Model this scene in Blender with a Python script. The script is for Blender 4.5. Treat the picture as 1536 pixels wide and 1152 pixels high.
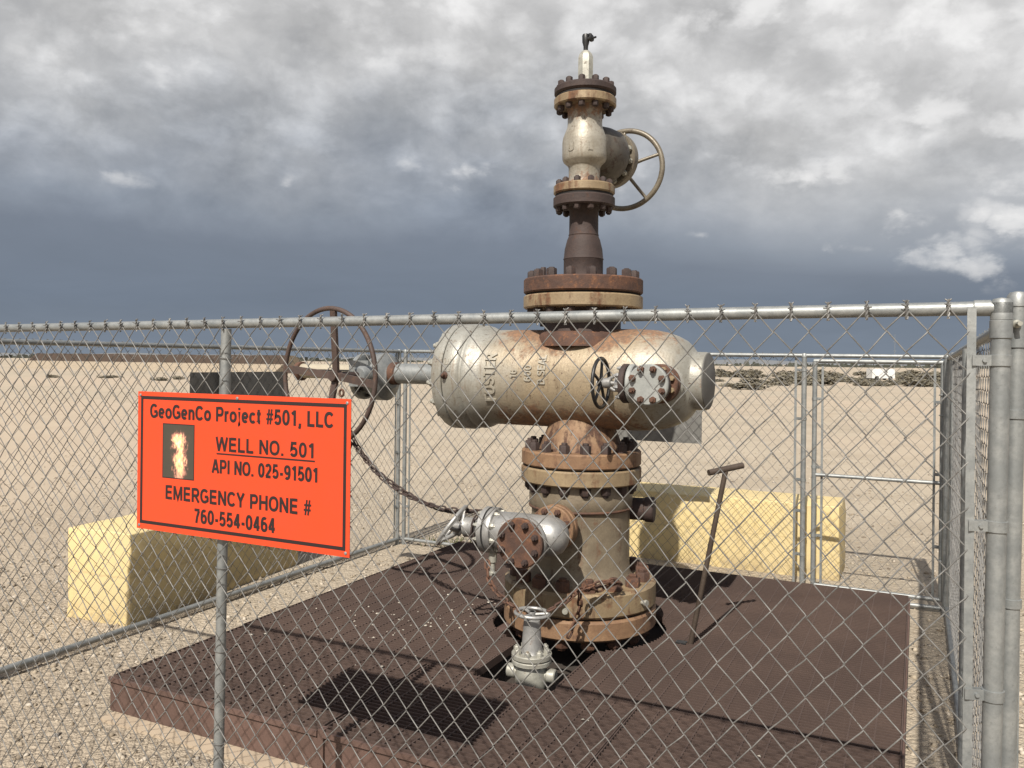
import bpy, math, random
import numpy as np
from mathutils import Vector, Matrix
R = math.radians
rng = random.Random(7)
for o in list(bpy.data.objects):
    bpy.data.objects.remove(o)
scn = bpy.context.scene
COL = scn.collection

# ------------------------------------------------------------------ camera
PSI, ROLL, CAMH = R(26.2), 0.0112, 1.70
cam_d = bpy.data.cameras.new('camera')
cam = bpy.data.objects.new('camera', cam_d)
COL.objects.link(cam)
cam_d.sensor_width = 36.0
cam_d.lens = 36.0 * 1240 / 1536
cam_d.shift_y = -34 / 1536
cam_d.clip_start = 0.05
cam_d.clip_end = 20000
cam.matrix_world = (Matrix.Translation((0, 0, CAMH)) @ Matrix.Rotation(PSI, 4, 'Z')
                    @ Matrix.Rotation(R(90), 4, 'X') @ Matrix.Rotation(ROLL, 4, 'Z'))
scn.camera = cam
scn.view_settings.view_transform = 'Standard'
scn.view_settings.look = 'None'
scn.view_settings.gamma = 1.0
scn.view_settings.exposure = 0.5

# ------------------------------------------------------------------ sun
SUN_EL, SUN_AZ = R(46.0), R(-5.3)          # azimuth the light travels towards, from +Y to +X
ldir = Vector((math.sin(SUN_AZ) * math.cos(SUN_EL), math.cos(SUN_AZ) * math.cos(SUN_EL), -math.sin(SUN_EL)))
sun_d = bpy.data.lights.new('sun', 'SUN')
sun_d.energy = 5.0
sun_d.angle = R(0.53)
sun_d.color = (1.0, 0.945, 0.855)
sun = bpy.data.objects.new('sun', sun_d)
COL.objects.link(sun)
sun.rotation_euler = ldir.to_track_quat('-Z', 'Y').to_euler()
sun.location = (0, -10, 12)


# ------------------------------------------------------------------ node helpers
ALB = 0.76     # common factor on the surface colours below, paired with the exposure above


class NT:
    def __init__(s, nt, alb=1.0):
        s.nt, s.alb = nt, alb
        s.nodes, s.links = nt.nodes, nt.links

    def new(s, t, **kw):
        n = s.nodes.new(t)
        for k, v in kw.items():
            setattr(n, k, v)
        return n

    def put(s, sock, v):
        if hasattr(v, 'is_output'):
            s.links.new(v, sock)
        elif isinstance(v, (tuple, list)):
            v = tuple(v)
            if len(sock.default_value) == 4 and len(v) == 3:
                v = v + (1.0,)
            sock.default_value = v
        else:
            sock.default_value = v

    def m(s, op, *a, clamp=False):
        n = s.new('ShaderNodeMath', operation=op, use_clamp=clamp)
        for i, v in enumerate(a):
            s.put(n.inputs[i], v)
        return n.outputs[0]

    def ss(s, v, a, b, lo=0.0, hi=1.0):
        n = s.new('ShaderNodeMapRange', interpolation_type='SMOOTHSTEP')
        for i, x in enumerate((v, a, b, lo, hi)):
            s.put(n.inputs[i], x)
        return n.outputs[0]

    def lin(s, v, a, b, lo=0.0, hi=1.0):
        n = s.new('ShaderNodeMapRange')
        for i, x in enumerate((v, a, b, lo, hi)):
            s.put(n.inputs[i], x)
        return n.outputs[0]

    def mix(s, f, a, b, mode='MIX'):
        n = s.new('ShaderNodeMix', data_type='RGBA', blend_type=mode)
        a, b = [tuple(x * s.alb for x in q[:3]) if isinstance(q, (tuple, list)) else q for q in (a, b)]
        s.put(n.inputs[0], f)
        s.put(n.inputs[6], a)
        s.put(n.inputs[7], b)
        return n.outputs[2]

    def noise(s, vec, scale, detail=4.0, rough=0.55, dist=0.0, color=False):
        n = s.new('ShaderNodeTexNoise')
        s.put(n.inputs['Vector'], vec)
        n.inputs['Scale'].default_value = scale
        n.inputs['Detail'].default_value = detail
        n.inputs['Roughness'].default_value = rough
        n.inputs['Distortion'].default_value = dist
        return n.outputs['Color' if color else 'Fac']

    def voro(s, vec, scale, feature='F1', out='Distance'):
        n = s.new('ShaderNodeTexVoronoi', feature=feature)
        s.put(n.inputs['Vector'], vec)
        n.inputs['Scale'].default_value = scale
        return n.outputs[out]

    def xyz(s, x, y, z):
        n = s.new('ShaderNodeCombineXYZ')
        for i, v in enumerate((x, y, z)):
            s.put(n.inputs[i], v)
        return n.outputs[0]

    def sep(s, v):
        n = s.new('ShaderNodeSeparateXYZ')
        s.put(n.inputs[0], v)
        return n.outputs

    def mapv(s, vec, scale=(1, 1, 1), loc=(0, 0, 0)):
        n = s.new('ShaderNodeMapping')
        s.put(n.inputs[0], vec)
        n.inputs['Scale'].default_value = scale
        n.inputs['Location'].default_value = loc
        return n.outputs[0]

    def ramp(s, f, stops):
        n = s.new('ShaderNodeValToRGB')
        s.put(n.inputs[0], f)
        e = n.color_ramp.elements
        while len(e) < len(stops):
            e.new(0.5)
        for i, (p, c) in enumerate(stops):
            e[i].position = p
            e[i].color = tuple(x * s.alb for x in c) + (1.0,)
        return n.outputs[0]

    def bump(s, h, strength, dist):
        n = s.new('ShaderNodeBump')
        n.inputs['Strength'].default_value = strength
        n.inputs['Distance'].default_value = dist
        s.put(n.inputs['Height'], h)
        return n.outputs[0]


# ------------------------------------------------------------------ world: storm clouds
world = bpy.data.worlds.new('World')
scn.world = world
world.use_nodes = True
w = NT(world.node_tree)
w.nodes.clear()
out = w.new('ShaderNodeOutputWorld')
sky = w.new('ShaderNodeTexSky', sky_type='NISHITA')
sky.sun_disc = False
sky.sun_elevation = SUN_EL
sky.sun_rotation = SUN_AZ + math.pi
sky.dust_density = 3.0
bg1 = w.new('ShaderNodeBackground')
bg1.inputs[1].default_value = 0.07
w.links.new(sky.outputs[0], bg1.inputs[0])
d = w.new('ShaderNodeTexCoord').outputs['Generated']
dx, dy, dz = w.sep(d)
DEG = 57.29578
el = w.m('MULTIPLY', w.m('ARCSINE', dz), DEG)
az = w.m('MULTIPLY', w.m('ARCTAN2', dx, dy), DEG)
# cloud sheet seen in perspective (flat layer) and upright cloud coordinates
zz = w.m('ADD', w.m('MAXIMUM', dz, 0.0), 0.16)
P = w.xyz(w.m('DIVIDE', dx, zz), w.m('DIVIDE', dy, zz), 0.0)
Q = w.xyz(w.m('MULTIPLY', az, 0.1), w.m('MULTIPLY', el, 0.135), 3.7)
warp = w.noise(Q, 1.1, 3, 0.5, color=True)
vm = w.new('ShaderNodeVectorMath', operation='MULTIPLY_ADD')
w.put(vm.inputs[0], warp)
vm.inputs[1].default_value = (0.30, 0.28, 0.0)
w.put(vm.inputs[2], Q)
QW = vm.outputs[0]
nbig = w.noise(QW, 0.55, 7, 0.56)
nmid = w.noise(QW, 1.7, 8, 0.58)
nraw = w.noise(w.mapv(QW, (1, 1, 1), (5.1, 2.3, 0)), 3.4, 7, 0.56)
# billowed noise gives rounded heads with creases between them
bil = w.m('SUBTRACT', 1.0, w.m('ABSOLUTE', w.m('SUBTRACT', w.m('MULTIPLY', w.noise(w.mapv(QW, (1, 1, 1), (1.7, 8.3, 0)), 2.6, 5, 0.52), 2.0), 1.0)))
nfin = w.m('ADD', w.m('MULTIPLY', nraw, 0.6), w.m('MULTIPLY', w.m('SUBTRACT', bil, 0.3), 0.38))
nsheet = w.noise(P, 1.3, 8, 0.58, 0.4)


def gauss(a0, e0, sa, se):
    a = w.m('DIVIDE', w.m('SUBTRACT', az, a0), sa)
    e = w.m('DIVIDE', w.m('SUBTRACT', el, e0), se)
    return w.m('EXPONENT', w.m('MULTIPLY', w.m('ADD', w.m('MULTIPLY', a, a), w.m('MULTIPLY', e, e)), -1.0))


# ragged base of the cloud deck: elevation pushed up and down by noise
wob = w.m('ADD', w.m('MULTIPLY', w.m('SUBTRACT', nbig, 0.5), 12.0), w.m('MULTIPLY', w.m('SUBTRACT', nmid, 0.5), 6.0))
upf = w.ss(el, 5.0, 12.0)
el = w.m('ADD', el, 0.0)
ew = w.m('ADD', el, w.m('MULTIPLY', wob, upf))
rightside = w.ss(az, -26.0, 3.0)
ew = w.m('ADD', ew, w.m('ADD', w.m('MULTIPLY', w.m('MULTIPLY', rightside, w.ss(el, 3.0, 8.0)), 6.3), w.m('MULTIPLY', upf, 2.2)))
base = w.ramp(w.lin(ew, -1.0, 31.0), [
    (0.0, (0.245, 0.282, 0.325)), (0.055, (0.195, 0.236, 0.296)), (0.15, (0.166, 0.202, 0.262)),
    (0.30, (0.196, 0.226, 0.280)), (0.39, (0.270, 0.302, 0.355)), (0.48, (0.350, 0.374, 0.415)),
    (0.58, (0.460, 0.473, 0.495)), (0.72, (0.60, 0.597, 0.595)), (1.0, (0.78, 0.77, 0.76))])
lum = w.m('ADD', w.lin(nmid, 0.3, 0.7, 0.80, 1.18), w.m('MULTIPLY', w.m('SUBTRACT', nfin, 0.5), 0.30))
lum = w.m('ADD', w.m('MULTIPLY', w.m('SUBTRACT', lum, 1.0), w.ss(el, 6.0, 13.0)), 1.0)
lum = w.m('MULTIPLY', lum, w.lin(nsheet, 0.3, 0.7, 0.95, 1.05))
mulv = w.new('ShaderNodeVectorMath', operation='SCALE')
w.put(mulv.inputs[0], base)
w.put(mulv.inputs['Scale'], lum)
cl = mulv.outputs[0]
# brighter cumulus heads where the photograph has them
spots = [(-20.0, 11.5, 6.0, 2.0, 0.45), (8.0, 11.0, 5.0, 2.0, 0.7), (-3.0, 17.5, 5.0, 1.5, 0.5), (-29.5, 12.6, 4.2, 1.15, 0.62), (-33.0, 13.2, 2.0, 1.3, 0.5), (-42.0, 11.6, 5.0, 0.8, 0.55), (-46.5, 12.3, 3.0, 0.9, 0.45), (-52.5, 11.2, 4.0, 1.3, 0.40),
         (-6.0, 11.9, 4.2, 1.4, 1.0), (-11.5, 13.6, 3.6, 1.1, 0.70), (0.5, 15.3, 4.0, 1.3, 0.95), (5.0, 14.2, 3.0, 2.0, 0.9),
         (3.5, 8.4, 5.4, 3.2, 0.95), (-2.5, 7.4, 4.0, 1.1, 0.7), (-12.5, 8.6, 1.6, 0.35, 0.5), (-9.0, 22.3, 6.0, 1.8, 1.0), (-40.0, 21.5, 9.0, 3.6, 0.55), (-52.0, 18.0, 7.0, 2.4, 0.4),
         (3.0, 20.0, 6.0, 2.6, 0.5), (-17.0, 18.5, 3.0, 2.0, 0.35)]
acc = None
for a0, e0, sa, se, st in spots:
    g = w.m('MULTIPLY', gauss(a0, e0, sa, se), st)
    acc = g if acc is None else w.m('MAXIMUM', acc, g)
Q2 = w.xyz(w.m('MULTIPLY', az, 0.17), w.m('MULTIPLY', el, 0.30), 1.3)
b2 = w.noise(Q2, 2.2, 5, 0.6, color=True)
vm2 = w.new('ShaderNodeVectorMath', operation='MULTIPLY_ADD')
w.put(vm2.inputs[0], b2)
vm2.inputs[1].default_value = (0.6, 0.6, 0.0)
w.put(vm2.inputs[2], Q2)
heads = w.m('SUBTRACT', 1.0, w.voro(vm2.outputs[0], 1.5, 'F1'))
hfine = w.m('SUBTRACT', 1.0, w.voro(vm2.outputs[0], 4.2, 'F1'))
pn = w.m('ADD', w.m('ADD', w.m('MULTIPLY', heads, 0.32), w.m('MULTIPLY', hfine, 0.08)), w.m('MULTIPLY', nraw, 0.50))
deck = w.m('ADD', w.m('MULTIPLY', w.m('SUBTRACT', w.lin(pn, 0.40, 0.62, 0.90, 1.20), 1.0), w.ss(el, 9.0, 15.0)), 1.0)
mul2 = w.new('ShaderNodeVectorMath', operation='SCALE')
w.put(mul2.inputs[0], cl)
w.put(mul2.inputs['Scale'], deck)
cl = mul2.outputs[0]
shade = w.m('ADD', w.m('MULTIPLY', heads, 0.6), w.m('ADD', w.m('MULTIPLY', hfine, 0.2), w.m('MULTIPLY', nraw, 0.25)))
puff = w.m('MULTIPLY', w.ss(w.m('ADD', pn, w.m('MULTIPLY', acc, 0.24)), 0.56, 0.72), w.ss(acc, 0.05, 0.4))
cl = w.mix(w.m('MULTIPLY', puff, w.m('MULTIPLY', w.lin(shade, 0.45, 0.8, 0.25, 1.0), w.lin(acc, 0.2, 1.0, 0.38, 1.05)), clamp=True), cl, (0.86, 0.85, 0.84))
bg2 = w.new('ShaderNodeBackground')
bg2.inputs[1].default_value = 0.72
w.links.new(cl, bg2.inputs[0])
ms = w.new('ShaderNodeMixShader')
# overhead and behind the camera, where the sun stands, the sky is clear
clear = w.m('MAXIMUM', w.ss(el, 27.0, 40.0), w.ss(dy, 0.25, -0.35))
w.put(ms.inputs[0], w.lin(clear, 0.0, 1.0, 0.95, 0.22))
w.links.new(bg1.outputs[0], ms.inputs[1])
w.links.new(bg2.outputs[0], ms.inputs[2])
w.links.new(ms.outputs[0], out.inputs[0])


# ------------------------------------------------------------------ materials
def new_mat(name):
    m = bpy.data.materials.new(name)
    m.use_nodes = True
    t = NT(m.node_tree, ALB)
    b = t.nodes['Principled BSDF']
    co = t.new('ShaderNodeTexCoord').outputs['Object']
    return m, t, b, co


def weathered(name, base, base2, rust=None, amount=0.5, rough=0.5, metal=0.0, scale=6.0, streak=0.0, bump=0.15, rust2=None, dark=0.0):
    """paint or bare metal with mottling, rust patches and vertical run-off streaks"""
    m, t, b, co = new_mat(name)
    n1 = t.noise(co, scale, 6, 0.6)
    c = t.mix(t.ss(n1, 0.35, 0.65), base, base2)
    rr = rough
    if rust:
        n2 = t.noise(co, scale * 1.7, 10, 0.74, 0.3)
        n3 = t.noise(t.mapv(co, (scale * 2.4, scale * 2.4, scale * 0.22)), 1.0, 5, 0.6)
        msk = t.m('ADD', t.m('MULTIPLY', n2, 1.0 - streak), t.m('MULTIPLY', n3, streak))
        lo = 0.72 - 0.5 * amount
        k = t.ss(msk, lo, lo + 0.12)
        rc = t.mix(t.ss(t.noise(co, scale * 5, 5, 0.7), 0.35, 0.68), rust, rust2 or tuple(x * 0.45 for x in rust))
        c = t.mix(k, c, rc)
        rr = t.lin(k, 0, 1, rough, 0.85)
        b.inputs['Metallic'].default_value = 0
        t.put(b.inputs['Metallic'], t.lin(k, 0, 1, metal, 0.0))
    else:
        b.inputs['Metallic'].default_value = metal
    fine = t.noise(co, 90, 4, 0.7)
    c = t.mix(t.ss(fine, 0.35, 0.7, 0.0, 0.28), c, tuple(x * 0.55 for x in base2))
    if dark:
        sp = t.noise(co, scale * 8, 3, 0.5)
        c = t.mix(t.ss(sp, 0.64, 0.70, 0.0, dark), c, (0.05, 0.04, 0.03))
    t.put(b.inputs['Base Color'], c)
    t.put(b.inputs['Roughness'], rr)
    h = t.m('ADD', t.m('MULTIPLY', fine, 0.5), t.noise(co, scale * 4, 4, 0.6))
    t.put(b.inputs['Normal'], t.bump(h, bump, 0.01))
    return m


M = {}
M['galv'] = weathered('galvanised_steel', (0.36, 0.37, 0.36), (0.26, 0.275, 0.275), None, rough=0.5, metal=0.45, scale=18, bump=0.06, dark=0.15)
M['galv_wire'] = weathered('galvanised_wire', (0.25, 0.243, 0.23), (0.15, 0.147, 0.14), (0.11, 0.075, 0.055), 0.32, rough=0.6, metal=0.25, scale=26, bump=0.04)
M['brown_steel'] = weathered('brown_painted_steel', (0.150, 0.090, 0.072), (0.110, 0.066, 0.052), (0.10, 0.058, 0.042), 0.35, rough=0.62, scale=4, streak=0.2, bump=0.08)
M['grating'] = weathered('brown_grating_steel', (0.092, 0.058, 0.045), (0.068, 0.042, 0.033), (0.10, 0.056, 0.038), 0.25, rough=0.85, scale=2.2, bump=0.06)
M['rust_dark'] = weathered('dark_rusty_steel', (0.055, 0.033, 0.027), (0.036, 0.022, 0.019), (0.10, 0.050, 0.032), 0.35, rough=0.75, scale=9, bump=0.25)
M['rust'] = weathered('rusty_steel', (0.13, 0.060, 0.034), (0.070, 0.036, 0.025), (0.24, 0.105, 0.045), 0.42, rough=0.8, scale=11, bump=0.3, rust2=(0.09, 0.04, 0.025))
M['flange_tan'] = weathered('tan_flange_with_rust_runs', (0.34, 0.255, 0.15), (0.26, 0.19, 0.112), (0.17, 0.075, 0.034), 0.47, rough=0.55, scale=6, streak=0.55, bump=0.2, metal=0.1)
M['flange_rust'] = weathered('orange_rust_flange', (0.285, 0.170, 0.092), (0.205, 0.115, 0.062), (0.085, 0.042, 0.028), 0.46, rough=0.72, scale=8, streak=0.45, bump=0.25, rust2=(0.28, 0.15, 0.075))
M['pipe_tan'] = weathered('weathered_tan_casing', (0.285, 0.235, 0.165), (0.205, 0.165, 0.115), (0.17, 0.085, 0.045), 0.42, rough=0.5, scale=6, streak=0.4, bump=0.2, metal=0.2)
M['silver'] = weathered('aluminium_paint', (0.47, 0.465, 0.445), (0.35, 0.345, 0.335), (0.16, 0.105, 0.07), 0.32, rough=0.42, metal=0.5, scale=9, bump=0.08, dark=0.3)
M['pale_silver'] = weathered('pale_grey_paint', (0.48, 0.47, 0.41), (0.36, 0.35, 0.30), (0.20, 0.14, 0.09), 0.36, rough=0.45, metal=0.3, scale=14, bump=0.1)
M['grey_paint'] = weathered('grey_blind_flange_paint', (0.36, 0.37, 0.35), (0.29, 0.30, 0.285), (0.2, 0.12, 0.08), 0.16, rough=0.5, scale=9, bump=0.1)
M['black_iron'] = weathered('black_iron', (0.022, 0.021, 0.021), (0.014, 0.014, 0.014), None, rough=0.45, scale=10, bump=0.1)
M['bonnet_shade'] = weathered('weathered_casting_with_shade', (0.13, 0.115, 0.092), (0.075, 0.064, 0.052), (0.08, 0.05, 0.035), 0.42, rough=0.55, scale=10, bump=0.2, metal=0.2)  # bonnet browned so its colour carries the shadow of body and flange
M['neck_rust'] = weathered('orange_neck_rust', (0.31, 0.20, 0.115), (0.225, 0.128, 0.07), (0.10, 0.048, 0.03), 0.54, rough=0.75, scale=8, streak=0.65, bump=0.25)
M['wheel_gold'] = weathered('faded_tan_wheel_paint', (0.22, 0.19, 0.14), (0.15, 0.125, 0.092), (0.10, 0.065, 0.045), 0.34, rough=0.45, metal=0.25, scale=12, bump=0.1)
M['wheel_brown'] = weathered('rusty_brown_wheel', (0.090, 0.058, 0.047), (0.060, 0.039, 0.032), (0.12, 0.068, 0.046), 0.4, rough=0.65, scale=9, bump=0.15)
M['cream'] = weathered('cream_stem_cover', (0.46, 0.41, 0.31), (0.40, 0.35, 0.26), (0.22, 0.12, 0.06), 0.26, rough=0.5, scale=8, streak=0.3, bump=0.1)
M['sign_back'] = weathered('dark_sign_back', (0.25, 0.245, 0.23), (0.20, 0.195, 0.18), None, rough=0.5, metal=0.3, scale=5, bump=0.05)
M['steel_key'] = weathered('worn_brown_bar', (0.12, 0.092, 0.072), (0.085, 0.062, 0.048), (0.10, 0.055, 0.035), 0.3, rough=0.5, metal=0.4, scale=10, bump=0.1)
M['dark_gasket'] = weathered('dark_gasket', (0.018, 0.014, 0.012), (0.012, 0.010, 0.009), None, rough=0.8, scale=10, bump=0.1)
M['end_shade'] = weathered('grey_end_face_shade', (0.15, 0.145, 0.135), (0.115, 0.11, 0.10), (0.12, 0.08, 0.05), 0.2, rough=0.7, scale=9, streak=0.5, bump=0.15)  # darker grey puts the shade of the barrel's end into its colour
M['white_panel'] = weathered('white_panel_paint', (0.78, 0.78, 0.76), (0.72, 0.72, 0.70), None, rough=0.5, scale=1, bump=0.0)


def valve_paint(name, cx, cz, warm=1.0, neck=0.40, sc=5.0):
    """old silver paint, brown and peeling round the necks of the casting, greyer towards the bonnet (object coordinates)"""
    m, t, b, co = new_mat(name)
    x, y, z = t.sep(co)
    n1 = t.noise(co, sc, 7, 0.62)
    nb = t.noise(t.mapv(co, (1, 1, 1), (3.3, 1.1, 0.7)), sc * 0.7, 5, 0.6)
    silver = t.mix(t.ss(n1, 0.35, 0.66), (0.40, 0.395, 0.355), (0.31, 0.295, 0.25))
    tan = t.mix(t.ss(n1, 0.36, 0.66), (0.44, 0.335, 0.205), (0.35, 0.275, 0.175))
    dist = t.m('DIVIDE', t.m('ABSOLUTE', t.m('SUBTRACT', x, cx)), neck)
    near = t.ss(t.m('ADD', dist, t.m('MULTIPLY', t.m('SUBTRACT', nb, 0.5), 1.5)), 0.55, 1.55, 1.0, 0.0)
    c = t.mix(t.m('MULTIPLY', near, 0.85 * warm), silver, tan)
    # rust close to the necks and in blotches
    n2 = t.noise(co, sc * 2.2, 10, 0.76, 0.4)
    st = t.noise(t.mapv(co, (16, 16, 1.4)), 1.0, 5, 0.6)
    vert = t.ss(t.m('ABSOLUTE', t.m('SUBTRACT', z, cz)), 0.08, 0.30)
    rk = t.m('ADD', t.m('ADD', t.m('MULTIPLY', n2, 0.75), t.m('MULTIPLY', st, 0.25)), t.m('MULTIPLY', t.m('MULTIPLY', vert, near), 0.30))
    k = t.ss(rk, 0.56, 0.69)
    rust = t.mix(t.ss(t.noise(co, 40, 5, 0.7), 0.35, 0.66), (0.26, 0.12, 0.055), (0.11, 0.055, 0.035))
    c = t.mix(t.m('MULTIPLY', k, 0.85), c, rust)
    # crackled paint
    cr = t.voro(t.mapv(co, (1, 1, 1)), 34, 'DISTANCE_TO_EDGE')
    crk = t.m('MULTIPLY', t.ss(cr, 0.0, 0.06, 1.0, 0.0), t.m('MULTIPLY', t.ss(nb, 0.5, 0.62), near))
    c = t.mix(t.m('MULTIPLY', crk, 0.25), c, (0.09, 0.05, 0.03))
    fine = t.noise(co, 80, 4, 0.7)
    c = t.mix(t.ss(fine, 0.4, 0.75, 0.0, 0.35), c, (0.16, 0.13, 0.095))
    spk = t.m('MULTIPLY', t.ss(t.noise(co, 46, 3, 0.6), 0.62, 0.68), t.ss(nb, 0.42, 0.56))
    c = t.mix(t.m('MULTIPLY', spk, 0.7), c, (0.10, 0.055, 0.035))
    run = t.noise(t.mapv(co, (30, 30, 1.6)), 1.0, 4, 0.6)
    c = t.mix(t.ss(run, 0.56, 0.70, 0.0, 0.45), c, (0.19, 0.135, 0.085))
    t.put(b.inputs['Base Color'], c)
    t.put(b.inputs['Metallic'], t.lin(k, 0, 1, 0.28, 0.0))
    t.put(b.inputs['Roughness'], t.m('ADD', t.lin(k, 0, 1, 0.46, 0.8), t.m('MULTIPLY', t.m('SUBTRACT', n1, 0.5), 0.2)))
    brush = t.noise(t.mapv(co, (50, 3, 3)), 1.0, 4, 0.6)
    t.put(b.inputs['Normal'], t.bump(t.m('ADD', t.m('ADD', fine, t.m('MULTIPLY', brush, 0.7)), t.m('MULTIPLY', n2, 1.6)), 0.16, 0.012))
    return m


M['cast_letter'] = weathered('worn_raised_letters', (0.46, 0.43, 0.36), (0.36, 0.32, 0.25), (0.2, 0.11, 0.06), 0.24, rough=0.45, metal=0.25, scale=14, bump=0.1)
M['valve'] = valve_paint('old_silver_valve_paint', 0.0, 1.605, 1.0, 0.42, 4.0)
M['valve_top'] = valve_paint('old_silver_valve_paint_small', 0.0, 2.95, 0.30, 0.5, 9.0)


def yellow_paint():
    m, t, b, co = new_mat('pale_yellow_painted_concrete')
    n1 = t.noise(co, 3.5, 7, 0.65)
    c = t.mix(t.ss(n1, 0.35, 0.68), (0.72, 0.565, 0.275), (0.66, 0.53, 0.285))
    n2 = t.noise(co, 9, 8, 0.7)
    c = t.mix(t.ss(n2, 0.58, 0.72, 0, 0.55), c, (0.56, 0.49, 0.34))
    z = t.sep(co)[2]
    low = t.m('MULTIPLY', t.ss(z, 0.02, 0.16, 1.0, 0.0), t.ss(n2, 0.4, 0.6))
    c = t.mix(t.m('MULTIPLY', low, 0.6), c, (0.36, 0.28, 0.17))
    n3 = t.noise(co, 30, 5, 0.7)
    c = t.mix(t.ss(n3, 0.66, 0.72, 0, 0.6), c, (0.20, 0.15, 0.09))
    st = t.noise(t.mapv(co, (9, 9, 1.2)), 1.0, 6, 0.65)
    c = t.mix(t.ss(st, 0.54, 0.72, 0, 0.5), c, (0.48, 0.37, 0.19))
    pl = t.m('ADD', z, t.m('MULTIPLY', t.m('SUBTRACT', n1, 0.5), 0.08))
    c = t.mix(t.m('MULTIPLY', t.ss(t.m('ABSOLUTE', t.m('SUBTRACT', pl, 0.31)), 0.0, 0.012, 1.0, 0.0), 0.35), c, (0.36, 0.28, 0.15))
    t.put(b.inputs['Base Color'], c)
    b.inputs['Roughness'].default_value = 0.85
    t.put(b.inputs['Normal'], t.bump(t.m('ADD', n3, t.noise(co, 110, 3, 0.7)), 0.35, 0.006))
    return m


M['yellow'] = yellow_paint()


def ground_mat():
    m, t, b, co = new_mat('desert_gravel')
    gx, gy, gz = t.sep(co)
    rad = t.m('SQRT', t.m('ADD', t.m('POWER', t.m('ADD', gx, 2.0), 2.0), t.m('POWER', t.m('SUBTRACT', gy, 4.0), 2.0)))
    apron = t.ss(t.m('ADD', rad, t.m('MULTIPLY', t.noise(co, 0.35, 5, 0.6), 3.0)), 5.5, 11.0, 1.0, 0.0)
    big = t.noise(co, 0.045, 5, 0.6)
    mid = t.noise(co, 0.8, 7, 0.62)
    c = t.mix(t.ss(mid, 0.34, 0.68), (0.485, 0.418, 0.325), (0.405, 0.345, 0.265))
    trk = t.noise(t.mapv(co, (0.9, 0.06, 1), (0.3, 0, 0)), 1.0, 4, 0.6)
    c = t.mix(t.ss(trk, 0.52, 0.68, 0, 0.35), c, (0.42, 0.345, 0.25))
    pat = t.noise(co, 0.28, 6, 0.65)
    c = t.mix(t.ss(pat, 0.50, 0.66, 0, 0.40), c, (0.37, 0.31, 0.235))
    c = t.mix(t.ss(big, 0.42, 0.62, 0, 0.6), c, (0.53, 0.425, 0.32))
    v1 = t.voro(co, 34, 'F1', 'Color')
    vs = t.sep(v1)[0]
    c = t.mix(t.m('MULTIPLY', t.lin(vs, 0, 1, 0.0, 0.45), t.lin(apron, 0, 1, 0.35, 1.0)), c, (0.24, 0.195, 0.145))
    v2 = t.voro(co, 95, 'F1', 'Color')
    c = t.mix(t.ss(t.sep(v2)[1], 0.72, 0.95, 0, 0.55), c, (0.52, 0.43, 0.32))
    t.put(b.inputs['Base Color'], c)
    b.inputs['Roughness'].default_value = 0.95
    b.inputs['Specular IOR Level'].default_value = 0.2
    h = t.m('ADD', t.m('MULTIPLY', t.voro(co, 34), -0.9), t.m('ADD', t.m('MULTIPLY', t.voro(co, 95), -0.45), t.m('MULTIPLY', t.noise(co, 5, 6, 0.6), 1.2)))
    t.put(b.inputs['Normal'], t.bump(t.m('MULTIPLY', h, t.lin(apron, 0, 1, 0.25, 1.0)), 0.6, 0.028))
    return m


M['ground'] = ground_mat()


def stone_mat():
    m, t, b, co = new_mat('gravel_stone')
    r = t.new('ShaderNodeNewGeometry').outputs['Random Per Island']
    c = t.ramp(r, [(0.0, (0.17, 0.135, 0.10)), (0.3, (0.33, 0.27, 0.195)), (0.6, (0.44, 0.37, 0.275)), (0.85, (0.56, 0.49, 0.40)), (1.0, (0.27, 0.245, 0.215))])
    t.put(b.inputs['Base Color'], c)
    b.inputs['Roughness'].default_value = 0.95
    return m


M['stone'] = stone_mat()


def plain(name, col, rough=0.7, metal=0.0):
    m, t, b, co = new_mat(name)
    n = t.noise(co, 3.0, 5, 0.6)
    t.put(b.inputs['Base Color'], t.mix(t.ss(n, 0.3, 0.7), col, tuple(x * 0.8 for x in col)))
    b.inputs['Roughness'].default_value = rough
    b.inputs['Metallic'].default_value = metal
    return m


M['slab'] = plain('pale_concrete', (0.50, 0.40, 0.29), 0.9)
M['pit'] = plain('underdeck_shade', (0.05, 0.038, 0.03), 0.95)  # dark colour standing for the shade below the grating
M['print'] = plain('dark_print', (0.018, 0.007, 0.006), 0.7)
M['berm_dark'] = plain('brown_bank', (0.065, 0.043, 0.030), 0.95)
M['berm_light'] = plain('tan_bank', (0.38, 0.31, 0.225), 0.95)
M['tree_far'] = plain('far_trees', (0.075, 0.080, 0.062), 0.95)
M['hill_far'] = plain('far_hills', (0.20, 0.21, 0.22), 1.0)
M['bush'] = plain('dry_olive_leaves', (0.20, 0.178, 0.130), 0.95)
M['weed'] = plain('green_weed', (0.12, 0.13, 0.05), 0.9)
M['red_tag'] = plain('faded_red_tag', (0.30, 0.12, 0.09), 0.6)
M['wood'] = plain('weathered_wood', (0.16, 0.12, 0.09), 0.9)


def orange_mat():
    m, t, b, co = new_mat('orange_sign_sheet')
    n = t.noise(co, 5, 6, 0.6)
    t.put(b.inputs['Base Color'], t.mix(t.ss(n, 0.3, 0.7), (0.80, 0.066, 0.016), (0.74, 0.064, 0.018)))
    t.put(b.inputs['Roughness'], t.lin(n, 0.3, 0.7, 0.32, 0.45))
    return m


M['orange'] = orange_mat()


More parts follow.
